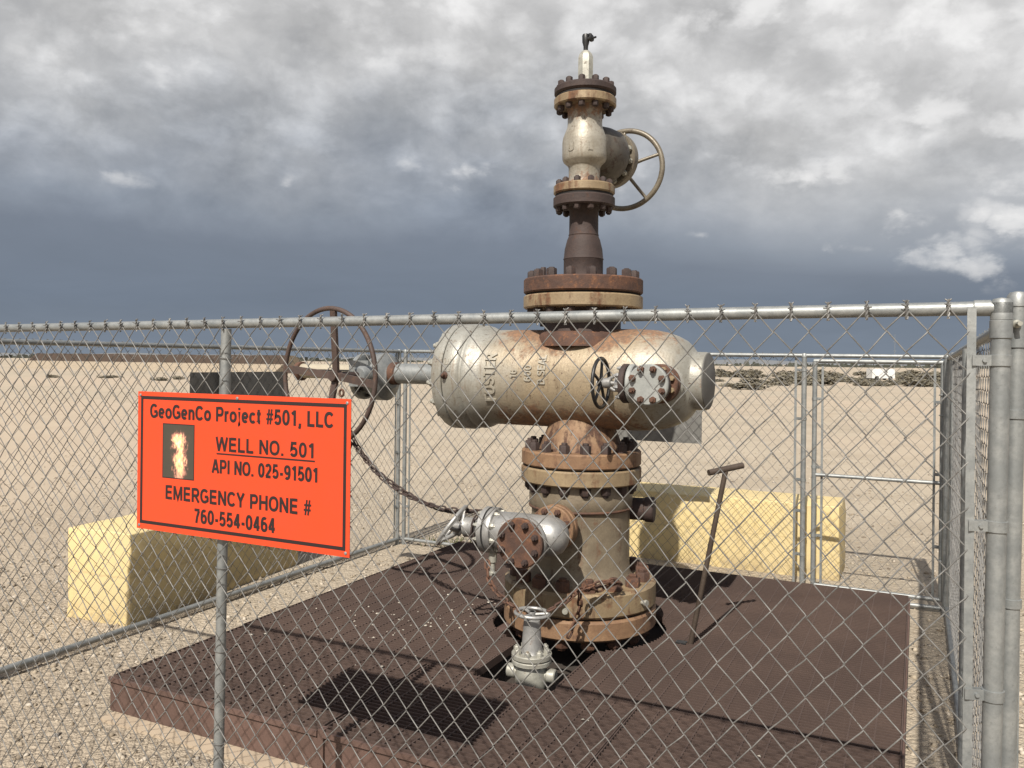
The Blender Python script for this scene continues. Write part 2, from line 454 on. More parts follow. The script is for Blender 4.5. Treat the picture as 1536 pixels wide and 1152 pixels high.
def flame_mat():
    """printed photograph of a tall flame on a dark ground (object coordinates, metres from the panel's foot)"""
    m, t, b, co = new_mat('printed_flame')
    x, y, z = t.sep(co)
    u = t.m('DIVIDE', t.m('SUBTRACT', x, 0.1927), 0.070)
    v = t.m('DIVIDE', t.m('SUBTRACT', z, 0.183), 0.176)
    wv = t.m('MULTIPLY', t.m('SUBTRACT', t.noise(t.mapv(co, (75, 75, 38)), 1.0, 7, 0.75), 0.5), 1.1)
    uu = t.m('ADD', u, wv)
    def blob(u0, v0, su, sv):
        su, sv = su * 1.35, sv * 1.1
        a = t.m('DIVIDE', t.m('SUBTRACT', uu, u0), su)
        c = t.m('DIVIDE', t.m('SUBTRACT', t.m('ADD', v, t.m('MULTIPLY', wv, 0.25)), v0), sv)
        return t.m('EXPONENT', t.m('MULTIPLY', t.m('ADD', t.m('MULTIPLY', a, a), t.m('MULTIPLY', c, c)), -1.0))
    f = t.m('ADD', t.m('ADD', blob(0.10, 0.12, 0.36, 0.34), blob(0.16, 0.45, 0.34, 0.30)), t.m('ADD', blob(0.02, 0.74, 0.42, 0.13), t.m('MULTIPLY', blob(-0.22, 0.58, 0.22, 0.2), 0.8)))
    hole = blob(-0.22, 0.52, 0.15, 0.09)
    f = t.m('SUBTRACT', f, t.m('MULTIPLY', hole, 0.9))
    spark = t.ss(t.noise(t.mapv(co, (120, 120, 90)), 1.0, 3, 0.6), 0.63, 0.70, 0, 0.35)
    f = t.m('ADD', f, t.m('MULTIPLY', spark, t.ss(t.m('ABSOLUTE', u), 0.5, 0.95, 1, 0)))
    c = t.ramp(t.m('MULTIPLY', t.m('MULTIPLY', f, t.lin(t.noise(t.mapv(co, (150, 150, 60)), 1.0, 4, 0.6), 0.3, 0.7, 0.6, 1.3)), 0.40, clamp=True), [(0.0, (0.060, 0.055, 0.042)), (0.24, (0.075, 0.060, 0.045)), (0.34, (0.36, 0.16, 0.12)), (0.46, (0.78, 0.42, 0.28)), (0.60, (1.0, 0.78, 0.32)), (0.80, (1.1, 1.0, 0.75))])
    t.put(b.inputs['Base Color'], c)
    b.inputs['Roughness'].default_value = 0.4
    return m


M['flame'] = flame_mat()

# ------------------------------------------------------------------ mesh builder
LOC = {}


def link(name, data, parent=None, loc=None):
    o = bpy.data.objects.new(name, data)
    COL.objects.link(o)
    if parent is not None:
        o.parent = parent
        LOC[o.name] = LOC[parent.name]
    else:
        LOC[o.name] = Vector(loc or (0, 0, 0))
        o.location = LOC[o.name]
    return o


def thing(name, label, cat, loc, group=None):
    o = link(name, None, None, loc)
    o.empty_display_size = 0.2
    return tag(o, label, cat, group)


def tag(o, label, cat, group=None):
    o['label'] = label
    o['category'] = cat
    if group:
        o['group'] = group
    return o


def frame(axis):
    a = Vector(axis).normalized()
    h = Vector((0, 0, 1)) if abs(a.z) < 0.9 else Vector((1, 0, 0))
    u = h.cross(a).normalized()
    return a, u, a.cross(u)


class MB:
    def __init__(s):
        s.V, s.F = [], []

    def quadbox(s, x0, x1, y0, y1, z0, z1):
        n = len(s.V)
        s.V += [(x0, y0, z0), (x1, y0, z0), (x1, y1, z0), (x0, y1, z0), (x0, y0, z1), (x1, y0, z1), (x1, y1, z1), (x0, y1, z1)]
        s.F += [(n, n + 3, n + 2, n + 1), (n + 4, n + 5, n + 6, n + 7), (n, n + 1, n + 5, n + 4), (n + 1, n + 2, n + 6, n + 5), (n + 2, n + 3, n + 7, n + 6), (n + 3, n, n + 4, n + 7)]
        return s

    def obox(s, c, ax, half):
        """box with axes ax (3 unit vectors) and half sizes"""
        c = Vector(c)
        ax = [Vector(a) for a in ax]
        n = len(s.V)
        for sx, sy, sz in ((-1, -1, -1), (1, -1, -1), (1, 1, -1), (-1, 1, -1), (-1, -1, 1), (1, -1, 1), (1, 1, 1), (-1, 1, 1)):
            s.V.append(tuple(c + ax[0] * sx * half[0] + ax[1] * sy * half[1] + ax[2] * sz * half[2]))
        s.F += [(n, n + 3, n + 2, n + 1), (n + 4, n + 5, n + 6, n + 7), (n, n + 1, n + 5, n + 4), (n + 1, n + 2, n + 6, n + 5), (n + 2, n + 3, n + 7, n + 6), (n + 3, n, n + 4, n + 7)]
        return s

    def tube(s, pts, r, n=8, closed=False, caps=True, flat=1.0):
        pts = [Vector(p) for p in pts]
        k = len(pts)
        rad = r if isinstance(r, (list, tuple)) else [r] * k
        base = len(s.V)
        prev = None
        for i, p in enumerate(pts):
            a = pts[(i - 1) % k] if (closed or i > 0) else pts[0]
            b = pts[(i + 1) % k] if (closed or i < k - 1) else pts[-1]
            t = (b - a).normalized()
            if prev is None:
                _, u, v = frame(t)
            else:
                u = (prev - t * prev.dot(t)).normalized()
                v = t.cross(u)
            prev = u
            for j in range(n):
                g = 2 * math.pi * j / n
                s.V.append(tuple(p + u * (rad[i] * math.cos(g)) + v * (rad[i] * flat * math.sin(g))))
        for i in range(k if closed else k - 1):
            i2 = (i + 1) % k
            for j in range(n):
                j2 = (j + 1) % n
                s.F.append((base + i * n + j, base + i * n + j2, base + i2 * n + j2, base + i2 * n + j))
        if caps and not closed:
            s.F.append(tuple(base + j for j in range(n - 1, -1, -1)))
            s.F.append(tuple(base + (k - 1) * n + j for j in range(n)))
        return s

    def lathe(s, prof, o, axis, n=40):
        """prof: (radius, distance along axis)"""
        o = Vector(o)
        a, u, v = frame(axis)
        base = len(s.V)
        for r, t in prof:
            for j in range(n):
                g = 2 * math.pi * j / n
                s.V.append(tuple(o + a * t + u * (r * math.cos(g)) + v * (r * math.sin(g))))
        for i in range(len(prof) - 1):
            for j in range(n):
                j2 = (j + 1) % n
                s.F.append((base + i * n + j, base + i * n + j2, base + (i + 1) * n + j2, base + (i + 1) * n + j))
        if prof[0][0] > 1e-6:
            s.F.append(tuple(base + j for j in range(n - 1, -1, -1)))
        if prof[-1][0] > 1e-6:
            s.F.append(tuple(base + (len(prof) - 1) * n + j for j in range(n)))
        return s

    def disc(s, o, axis, r, t0, t1, n=48, ch=0.006):
        return s.lathe([(r - ch, t0), (r, t0 + ch), (r, t1 - ch), (r - ch, t1)], o, axis, n)

    def nut(s, o, axis, r, h, stud=0.0, phase=0.0):
        a, u, v = frame(axis)
        o = Vector(o)
        uu = u * math.cos(phase) + v * math.sin(phase)
        b = len(s.V)
        vv = a.cross(uu)
        for t, k in ((0, 1.0), (h * 0.85, 1.0), (h, 0.86)):
            for j in range(6):
                g = math.pi * j / 3
                s.V.append(tuple(o + a * t + uu * (r * k * math.cos(g)) + vv * (r * k * math.sin(g))))
        for i in range(2):
            for j in range(6):
                j2 = (j + 1) % 6
                s.F.append((b + i * 6 + j, b + i * 6 + j2, b + (i + 1) * 6 + j2, b + (i + 1) * 6 + j))
        s.F.append(tuple(b + 12 + j for j in range(6)))
        s.F.append(tuple(b + j for j in range(5, -1, -1)))
        if stud:
            s.lathe([(r * 0.56, h * 0.9), (r * 0.56, h + stud - 0.004), (r * 0.46, h + stud)], o, axis, 10)
        return s

    def bolt(s, o, axis, top, bot, r, h, stud, phase=0.0):
        """stud bolt with its nuts as one continuous six-sided body"""
        a, u, v = frame(axis)
        o = Vector(o)
        sr = r * .58
        prof = []
        if bot is not None:
            prof += [(sr * .85, bot - h - stud), (sr, bot - h - stud + .003), (sr, bot - h), (r * .88, bot - h), (r, bot - h * .85), (r, bot), (sr, bot)]
        else:
            prof += [(sr, (top or 0) - .02)]
        if top is not None:
            prof += [(sr, top), (r, top), (r, top + h * .85), (r * .88, top + h), (sr, top + h), (sr, top + h + stud - .003), (sr * .85, top + h + stud)]
        else:
            prof += [(sr, bot + .02)]
        b = len(s.V)
        for rr, t in prof:
            for j in range(6):
                g = math.pi * j / 3 + phase
                s.V.append(tuple(o + a * t + u * (rr * math.cos(g)) + v * (rr * math.sin(g))))
        for i in range(len(prof) - 1):
            for j in range(6):
                j2 = (j + 1) % 6
                s.F.append((b + i * 6 + j, b + i * 6 + j2, b + (i + 1) * 6 + j2, b + (i + 1) * 6 + j))
        s.F.append(tuple(b + j for j in range(5, -1, -1)))
        s.F.append(tuple(b + (len(prof) - 1) * 6 + j for j in range(6)))
        return s

    def ring(s, c, axis, Rr, r, n=48, m=10, flat=1.0):
        a, u, v = frame(axis)
        c = Vector(c)
        return s.tube([c + u * (Rr * math.cos(2 * math.pi * i / n)) + v * (Rr * math.sin(2 * math.pi * i / n)) for i in range(n)], r, m, closed=True)

    def build(s, name, mat, parent=None, loc=None, smooth=True, angle=38):
        L = LOC[parent.name] if parent is not None else Vector(loc or (0, 0, 0))
        me = bpy.data.meshes.new(name)
        V = np.asarray(s.V, dtype=np.float64) - np.array(L)
        me.from_pydata(V.tolist(), [], s.F)
        me.materials.append(mat)
        if smooth:
            me.polygons.foreach_set('use_smooth', [True] * len(me.polygons))
            me.set_sharp_from_angle(angle=R(angle))
        me.update()
        return link(name, me, parent, loc)


# ------------------------------------------------------------------ stroke lettering (bold sans capitals)
def arc(cx, cy, rx, ry, a0, a1, n=14):
    return [(cx + rx * math.copysign(abs(math.cos(R(a))) ** 0.86, math.cos(R(a))), cy + ry * math.copysign(abs(math.sin(R(a))) ** 0.86, math.sin(R(a))))
            for a in [a0 + (a1 - a0) * i / n for i in range(n + 1)]]


h = 0.085
GLY = {
    'G': (0.72, [arc(.36, .5, .275, .415, 42, 300) + [(.625, .20), (.625, .46)], [(.66, .46), (.38, .46)]]),
    'C': (0.69, [arc(.36, .5, .275, .415, 38, 322)]),
    'O': (0.74, [arc(.37, .5, .285, .415, 0, 360, 24)]),
    '0': (0.58, [arc(.28, .5, .195, .415, 0, 360, 22)]),
    'e': (0.56, [[(.09, .36), (.46, .36)], arc(.275, .365, .185, .28, 0, 318)]),
    'o': (0.60, [arc(.30, .365, .205, .28, 0, 360, 20)]),
    'c': (0.54, [arc(.28, .365, .195, .28, 42, 318)]),
    'n': (0.58, [[(.115, 0), (.115, .73)], [(.115, .42)] + arc(.29, .45, .175, .195, 160, 0, 8) + [(.465, 0)]]),
    'r': (0.38, [[(.115, 0), (.115, .73)], [(.115, .40)] + arc(.30, .42, .185, .225, 165, 75, 6)]),
    't': (0.34, [[(.155, .93), (.155, .19)] + arc(.255, .19, .10, .115, 180, 280, 5), [(.02, .66), (.32, .66)]]),
    'j': (0.28, [[(.145, .73), (.145, -.06)] + arc(.045, -.04, .10, .12, 0, -90, 5), [(.145, .84), (.145, 1.0)]]),
    'P': (0.66, [[(.115, 0), (.115, 1)], [(.20, .915), (.36, .915)] + arc(.38, .675, .19, .24, 85, -85, 10) + [(.36, .435), (.20, .435)]]),
    'R': (0.70, [[(.115, 0), (.115, 1)], [(.20, .915), (.38, .915)] + arc(.40, .69, .185, .225, 85, -85, 10) + [(.20, .465)], [(.36, .42), (.64, -.01)]]),
    'L': (0.58, [[(.115, 0), (.115, 1)], [(.20, .085), (.56, .085)]]),
    'E': (0.64, [[(.115, 0), (.115, 1)], [(.20, .085), (.60, .085)], [(.20, .515), (.56, .515)], [(.20, .915), (.59, .915)]]),
    'F': (0.60, [[(.115, 0), (.115, 1)], [(.20, .475), (.52, .475)], [(.20, .915), (.57, .915)]]),
    'T': (0.60, [[(.30, 0), (.30, .83)], [(.02, .915), (.58, .915)]]),
    'W': (0.95, [[(.06, 1.0), (.255, 0)], [(.245, 0), (.475, 1.0)], [(.475, 1.0), (.705, 0)], [(.695, 0), (.89, 1.0)]]),
    'M': (0.84, [[(.115, 0), (.115, 1)], [(.725, 0), (.725, 1)], [(.135, .95), (.42, .08), (.705, .95)]]),
    'N': (0.72, [[(.115, 0), (.115, 1)], [(.605, 0), (.605, 1)], [(.13, .93), (.59, .07)]]),
    'A': (0.70, [[(.07, 0), (.335, 1.0)], [(.365, 1.0), (.63, 0)], [(.17, .30), (.53, .30)]]),
    'Y': (0.66, [[(.07, 1.0), (.33, .44)], [(.33, .44), (.59, 1.0)], [(.33, .50), (.33, 0)]]),
    'H': (0.72, [[(.115, 0), (.115, 1)], [(.605, 0), (.605, 1)], [(.20, .52), (.52, .52)]]),
    'I': (0.28, [[(.14, 0), (.14, 1)]]),
    'S': (0.66, [arc(.33, .715, .23, .20, 20, 270, 12) + arc(.33, .29, .25, .205, 90, -160, 12)]),
    'D': (0.70, [[(.115, 0), (.115, 1)], [(.20, .915), (.30, .915)] + arc(.32, .5, .265, .415, 88, -88, 14) + [(.20, .085)]]),
    '1': (0.50, [[(.31, 0), (.31, 1)], [(.09, .74), (.30, .92)]]),
    '2': (0.58, [arc(.275, .70, .185, .215, 165, -35, 10) + [(.09, .10)], [(.04, .085), (.49, .085)]]),
    '4': (0.58, [[(.38, 0), (.38, 1)], [(.36, .95), (.08, .28)], [(.03, .265), (.54, .265)]]),
    '5': (0.58, [[(.47, .915), (.155, .915), (.115, .50)] + arc(.275, .33, .195, .245, 125, -155, 12)]),
    '6': (0.58, [arc(.285, .33, .19, .245, 0, 360, 18), [(.095, .36)] + arc(.30, .52, .205, .395, 185, 55, 10)]),
    '7': (0.56, [[(.04, .915), (.50, .915)], [(.45, .86), (.29, .42), (.22, 0)]]),
    '9': (0.58, [arc(.28, .67, .19, .245, 0, 360, 18), [(.47, .64)] + arc(.265, .48, .205, .395, 5, -125, 10)]),
    '#': (0.58, [[(.14, 0), (.25, 1)], [(.34, 0), (.45, 1)], [(.02, .34), (.54, .34)], [(.05, .66), (.57, .66)]]),
    '-': (0.36, [[(.05, .35), (.31, .35)]]),
    '.': (0.28, [[(.14, 0), (.14, .17)]]),
    ',': (0.28, [[(.15, .17), (.15, 0), (.10, -.17)]]),
    'U': (0.72, [[(.115, 1), (.115, .36)] + arc(.36, .36, .245, .28, 180, 360, 12) + [(.605, 1)]]),
    ' ': (0.28, []),
}


def ribbon(pts, wd):
    """polyline -> mitred left/right outline"""
    pts = [Vector((p[0], p[1])) for p in pts]
    cl = (pts[0] - pts[-1]).length < 1e-4
    k = len(pts)
    L, Rr = [], []
    for i, p in enumerate(pts):
        a = pts[i - 1] if i > 0 else (pts[-2] if cl else None)
        b = pts[i + 1] if i < k - 1 else (pts[1] if cl else None)
        d1 = (p - a).normalized() if a is not None else (b - p).normalized()
        d2 = (b - p).normalized() if b is not None else d1
        n1, n2 = Vector((-d1.y, d1.x)), Vector((-d2.y, d2.x))
        mm = n1 + n2
        mm = mm / max(mm.length, 1e-6)
        sc = min(1.0 / max(mm.dot(n1), 0.35), 2.2)
        L.append(p + mm * (wd / 2 * sc))
        Rr.append(p - mm * (wd / 2 * sc))
    return L, Rr


def letters(mb, text, x0, x1, cap, mapf, wd=0.165, thick=0.0, space=0.06):
    """write text between x0 and x1 (cap = letter height); mapf(x, y, lift) -> world point"""
    adv, pos = 0.0, []
    for ch in text:
        pos.append(adv)
        adv += GLY[ch][0] + space
    adv -= space
    sx = (x1 - x0) / adv
    lift = 0.0
    for ch, px in zip(text, pos):
        for st in GLY[ch][1]:
            lift = (lift + 0.00003) % 0.0004
            # stroke width in metres stays even although letters are squeezed
            pm = [((px + p[0]) * sx, p[1] * cap) for p in st]
            L, Rr = ribbon(pm, wd * cap * (0.68 if ch == '#' else 1.0))
            b = len(mb.V)
            k = len(L)
            for i in range(k):
                mb.V.append(tuple(mapf(x0 + L[i].x, L[i].y, thick + lift)))
                mb.V.append(tuple(mapf(x0 + Rr[i].x, Rr[i].y, thick + lift)))
                if thick:
                    mb.V.append(tuple(mapf(x0 + L[i].x, L[i].y, -0.004)))
                    mb.V.append(tuple(mapf(x0 + Rr[i].x, Rr[i].y, -0.004)))
            s4 = 4 if thick else 2
            for i in range(k - 1):
                a, c = b + i * s4, b + (i + 1) * s4
                mb.F.append((a, a + 1, c + 1, c))
                if thick:
                    mb.F.append((a + 2, a, c, c + 2))
                    mb.F.append((a + 1, a + 3, c + 3, c + 1))
            if thick:
                mb.F.append((b, b + 2, b + 3, b + 1))
                e = b + (k - 1) * 4
                mb.F.append((e, e + 1, e + 3, e + 2))
#@@SETTING
# ------------------------------------------------------------------ ground, far land
def structure(o):
    o['kind'] = 'structure'
    return o


g = MB()
rings_ = [0, 3, 6, 10, 16, 26, 45, 80, 150, 300, 700, 1800, 5000, 9000]
nseg = 72
gr = random.Random(3)
g.V.append((0, 0, 0))
for r in rings_[1:]:
    for j in range(nseg):
        a = 2 * math.pi * j / nseg
        z = 0.0 if r < 20 else gr.uniform(-0.02, 0.02) * min(r / 60, 2)
        if r > 400:
            z = 0
        g.V.append((r * math.cos(a), r * math.sin(a) + 4, z))
for j in range(nseg):
    g.F.append((0, 1 + j, 1 + (j + 1) % nseg))
for i in range(len(rings_) - 2):
    for j in range(nseg):
        a, b2 = 1 + i * nseg, 1 + (i + 1) * nseg
        g.F.append((a + j, b2 + j, b2 + (j + 1) % nseg, a + (j + 1) % nseg))
structure(g.build('ground', M['ground'], None, (0, 0, 0)))

DX0, DX1, DY0, DY1, DZ = -3.45, -0.035, 2.705, 6.05, 0.18
FX0, FX1, FY0, FY1 = -4.30, 0.16, 2.0, 6.42


def view_pt(px, D, z):
    """a point of the plain at distance D in the direction of photograph column px (used to lay out far things)"""
    a = (px - 768) / 1240
    return Vector(((a * math.cos(PSI) - math.sin(PSI)) * D, (a * math.sin(PSI) + math.cos(PSI)) * D, z))


# loose stones of the gravel
def scatter(name, n, place, size, flat, mat):
    rs = np.random.RandomState(11)
    dirs = np.array([(1, 0, 0), (-1, 0, 0), (0, 1, 0), (0, -1, 0), (0, 0, 1), (0, 0, -1)], float)
    faces = np.array([(0, 2, 4), (2, 1, 4), (1, 3, 4), (3, 0, 4), (2, 0, 5), (1, 2, 5), (3, 1, 5), (0, 3, 5)])
    c = place(rs, n)
    n = len(c)
    s_ = size(rs, c)
    V = dirs[None] * (s_[:, None, None] * (0.6 + 0.8 * rs.rand(n, 6, 1)))
    V[:, :, 2] *= flat
    V += (rs.rand(n, 6, 3) - 0.5) * s_[:, None, None] * 0.5
    th = rs.rand(n) * 6.283
    cs, sn = np.cos(th)[:, None], np.sin(th)[:, None]
    X = V[:, :, 0] * cs - V[:, :, 1] * sn
    Y = V[:, :, 0] * sn + V[:, :, 1] * cs
    V = np.stack([X + c[:, None, 0], Y + c[:, None, 1], V[:, :, 2] + c[:, None, 2] + s_[:, None] * 0.12], 2).reshape(-1, 3)
    F = (faces[None] + (np.arange(n) * 6)[:, None, None]).reshape(-1, 3)
    me = bpy.data.meshes.new(name)
    me.vertices.add(len(V))
    me.vertices.foreach_set('co', V.ravel())
    me.loops.add(F.size)
    me.loops.foreach_set('vertex_index', F.ravel().astype(np.int32))
    me.polygons.add(len(F))
    me.polygons.foreach_set('loop_start', (np.arange(len(F)) * 3).astype(np.int32))
    me.polygons.foreach_set('loop_total', np.full(len(F), 3, np.int32))
    me.update(calc_edges=True)
    me.materials.append(mat)
    o = link(name, me)
    o['kind'] = 'stuff'
    return o


def gravel_place(rs, n):
    ang = PSI + (rs.rand(n) * 2 - 1) * R(40)
    dist = 1.9 + 15.0 * rs.rand(n) ** 1.9
    p = np.stack([-np.sin(ang) * dist, np.cos(ang) * dist, np.zeros(n)], 1)
    keep = ~((p[:, 0] > DX0 - 0.10) & (p[:, 0] < DX1 + .02) & (p[:, 1] > DY0 - 0.12) & (p[:, 1] < DY1 + .02))
    keep &= rs.rand(n) < np.clip(0.35 + 0.65 * (np.sin(p[:, 0] * 2.1 + p[:, 1] * 1.3) * np.sin(p[:, 1] * 1.7 - p[:, 0] * .6) + 0.5), 0.2, 1)
    return p[keep]


scatter('gravel', 60000, gravel_place, lambda rs, c: 0.004 + 0.019 * rs.rand(len(c)) ** 2.8, 0.6, M['stone'])


def chips_place(rs, n):
    a = np.stack([-2.35 + 0.35 * rs.randn(n), 4.15 + 0.30 * rs.randn(n), np.full(n, DZ)], 1)
    b = np.stack([-3.3 + 3.2 * rs.rand(n // 2), 2.9 + 3 * rs.rand(n // 2), np.full(n // 2, DZ)], 1)
    p = np.concatenate([a, b])
    return p[(p[:, 0] < -2.26) & (p[:, 0] > -3.4) | (p[:, 1] < 3.4) & (p[:, 1] > 2.8)]


dc = scatter('debris', 170, chips_place, lambda rs, c: 0.005 + 0.008 * rs.rand(len(c)), 0.4, plain('pale_chips', (0.55, 0.50, 0.42), 0.9))

# pale concrete strip under the platform's front edge
sb = MB()
sb.quadbox(DX0 + 0.03, DX1 + 0.03, DY0 - 0.085, DY0 + 0.10, -0.05, 0.012)
structure(sb.build('concrete_footing', M['slab'], None, (-1.7, 2.65, 0)))

shade_mb = MB()
shade_mb.quadbox(DX0 + .02, DX1 - .02, DY0 + .11, DY1 - .02, -0.05, 0.008)  # dark sheet added under the deck to deepen the shade between the bars
structure(shade_mb.build('underdeck_shade_sheet', M['pit'], None, (-1.7, 4.4, 0)))

# far land
hb = MB()
for (p0, p1, D, hgt) in ((-250, 2000, 3800, 26),):
    k = 60
    for i in range(k + 1):
        px = p0 + (p1 - p0) * i / k
        hh = hgt * (0.55 + 0.45 * math.sin(i * 0.9) * math.sin(i * 0.37 + 1)) + 3
        a, b2 = view_pt(px, D, -2), view_pt(px, D + 700, hh)
        hb.V += [tuple(a), tuple(b2), tuple(view_pt(px, D + 1500, -2))]
    for i in range(k):
        hb.F += [(i * 3, i * 3 + 3, i * 3 + 4, i * 3 + 1), (i * 3 + 1, i * 3 + 4, i * 3 + 5, i * 3 + 2)]
structure(hb.build('hills', M['hill_far'], None, view_pt(768, 3800, 0), smooth=True, angle=180))

tl = MB()
tr = random.Random(5)
for i in range(520):
    px = tr.uniform(-150, 1750)
    if 60 < px < 420:
        continue
    D = tr.uniform(620, 760)
    c = view_pt(px, D, 0)
    hgt = tr.uniform(1.2, 3.6)
    for q in range(5):
        dxx, dyy = tr.uniform(-5, 5), tr.uniform(-5, 5)
        zz_ = tr.uniform(0.3, hgt)
        a = tr.uniform(0, 3.14)
        u = Vector((math.cos(a), math.sin(a), 0)) * tr.uniform(1.5, 3.5)
        b = len(tl.V)
        cc = c + Vector((dxx, dyy, 0))
        tl.V += [tuple(cc - u), tuple(cc + u), tuple(cc + u * .6 + Vector((0, 0, zz_))), tuple(cc - u * .5 + Vector((0, 0, zz_ * 1.1)))]
        tl.F.append((b, b + 1, b + 2, b + 3))
t_o = tl.build('treeline', M['tree_far'], None, view_pt(768, 700, 0), smooth=False)
t_o['kind'] = 'stuff'

# low bank with a brown face along the left horizon
eb = MB()
prev = None
A, B = view_pt(48, 118, 0), view_pt(432, 96, 0)
dirv = (B - A).normalized()
nrm = Vector((dirv.y, -dirv.x, 0))
if nrm.dot(-A) < 0:
    nrm = -nrm
er = random.Random(2)
k = 40
for i in range(k + 1):
    p = A + (B - A) * (i / k)
    top = 2.08 + er.uniform(-0.05, 0.05) - (0.5 if i == 0 else 0)
    for off, z in ((2.6, -0.1), (0.9, .98), (0.5, 1.06), (0.0, top), (-1.2, top - 0.05), (-5, -0.1)):
        eb.V.append(tuple(p + nrm * off + Vector((0, 0, z))))
for i in range(k):
    for j in range(5):
        eb.F.append((i * 6 + j, (i + 1) * 6 + j, (i + 1) * 6 + j + 1, i * 6 + j + 1))
eb.F += [tuple(range(5, -1, -1)), tuple(k * 6 + j for j in range(6))]
bank = eb.build('earth_bank', M['berm_light'], None, (A + B) / 2, angle=20)
bank.data.materials.append(M['berm_dark'])
for i in range(k):
    bank.data.polygons[i * 5 + 2].material_index = 1
    bank.data.polygons[i * 5 + 3].material_index = 1
tag(bank, 'long low earth bank with a dark brown upper face on the left horizon', 'earth bank')

# white box trailer far out on the plain
c = view_pt(1321, 97, 0)
wt = thing('white_trailer', 'small white box trailer far out on the plain behind the gate', 'trailer', c)
fx = Vector((math.cos(PSI), math.sin(PSI), 0))
fy = Vector((-fx.y, fx.x, 0))
up = Vector((0, 0, 1))
MB().obox(c + up * 0.76, (fx, fy, up), (1.32, .8, 0.56)).build('body', M['white_panel'], wt, smooth=False)
for sx in (-1, 1):
    for sy in (-1, 1):
        MB().lathe([(0.24, -0.08), (0.24, 0.08)], c + fx * sx * .8 + fy * sy * 0.75 + up * 0.24, fy, 14).build('wheel', M['black_iron'], wt)

# scrub bushes
def bush_mesh(seed, W_, H_):
    r_ = random.Random(seed)
    b_ = MB()
    lobes = [(Vector((r_.uniform(-.5, .5) * W_, r_.uniform(-.4, .4) * W_, r_.uniform(.25, .6) * H_)), r_.uniform(.25, .5)) for _ in range(7)]
    for i in range(420):
        lc, lr = r_.choice(lobes)
        dv = Vector((r_.gauss(0, 1), r_.gauss(0, 1), r_.gauss(0, 1))).normalized() * (r_.random() ** 0.4)
        p = lc + Vector((dv.x * lr * W_, dv.y * lr * W_, dv.z * lr * H_))
        if p.z < 0.02:
            p.z = r_.uniform(0.02, 0.2)
        s_ = r_.uniform(0.05, 0.12) * (W_ / 1.6)
        n_ = Vector((r_.gauss(0, 1), r_.gauss(0, 1), r_.gauss(0.5, 1)))
        a_, u_, v_ = frame(n_)
        b0 = len(b_.V)
        b_.V += [tuple(p + u_ * s_ * 1.6), tuple(p + v_ * s_), tuple(p - u_ * s_ * 1.6), tuple(p - v_ * s_)]
        b_.F.append((b0, b0 + 1, b0 + 2, b0 + 3))
    for i in range(5):
        b_.tube([(0, 0, 0), (r_.uniform(-.3, .3) * W_, r_.uniform(-.3, .3) * W_, H_ * .7)], [0.03, 0.008], 5)
    me = bpy.data.meshes.new('scrub_bush')
    me.from_pydata(b_.V, [], b_.F)
    me.materials.append(M['bush'])
    return me


bm_ = [bush_mesh(40 + i, 1.9, 1.15) for i in range(6)]
br = random.Random(9)
bush_pts = []
for i in range(60):
    bush_pts.append((br.uniform(1150, 1436), br.uniform(68, 92), br.uniform(0.7, 1.15)))
for i in range(36):
    bush_pts.append((br.uniform(1060, 1440), br.uniform(98, 150), br.uniform(0.9, 1.6)))
for px, D in ((1340, 130), (1390, 118), (1415, 100), (1530, 95), (1075, 78), (1130, 72), (1170, 66), (1122, 55)):
    bush_pts.append((px, D, br.uniform(0.5, 1.0)))
for px, D in ((160, 66), (172, 68), (237, 60), (82, 66), (265, 64), (390, 72), (405, 74), (620, 120), (575, 150), (1090, 62)):
    bush_pts.append((px, D, 0.45))
for px, D, sc in bush_pts:
    if 1285 < px < 1356 and D < 100:
        D, sc = min(D, 88), min(sc, .5)
    o = link('scrub_bush', br.choice(bm_), None, view_pt(px, D, -0.03))
    o.scale = (sc, sc, sc * br.uniform(0.45, 0.75))
    o.rotation_euler = (0, 0, br.uniform(0, 6.28))
    tag(o, 'low dark olive scrub bush growing far out on the desert plain', 'bush', 'scrub bushes scattered over the far plain')

# thin masts on the horizon
for px, D, hgt, lab in ((1342, 260, 11.5, 'thin pale antenna mast rising above the plain behind the gate'), (536, 300, 9.0, 'thin dark pole on the horizon seen through the big brown handwheel')):
    c = view_pt(px, D, 0)
    MB_ = MB().tube([c, c + Vector((0, 0, hgt))], [0.09, 0.05], 6)
    if px == 1342:
        for zq in (0.55, 0.8):
            MB_.tube([c + Vector((-.5, 0, hgt * zq)), c + Vector((.5, 0, hgt * zq))], 0.04, 5)
        o = MB_.build('mast', M['galv'], None, c)
    else:
        MB_.tube([c + Vector((-.8, 0, hgt * .93)), c + Vector((.8, 0, hgt * .93))], 0.07, 5)
        o = MB_.build('utility_pole', M['wood'], None, c)
    tag(o, lab, 'pole')

# weeds at the foot of the back corner
wm = MB()
wr = random.Random(4)
for i in range(260):
    p = Vector((wr.gauss(-3.75, 0.22), wr.gauss(6.62, 0.10), 0))
    hh = wr.uniform(0.015, 0.07)
    a = wr.uniform(0, 6.28)
    q = Vector((math.cos(a), math.sin(a), 0))
    b = len(wm.V)
    wm.V += [tuple(p - q * .006), tuple(p + q * .006), tuple(p + Vector((q.y, -q.x, 0)) * hh * .6 + Vector((0, 0, hh)))]
    wm.F.append((b, b + 1, b + 2))
o = wm.build('weeds', M['weed'], None, (-3.75, 6.62, 0), smooth=False)
o['kind'] = 'stuff'


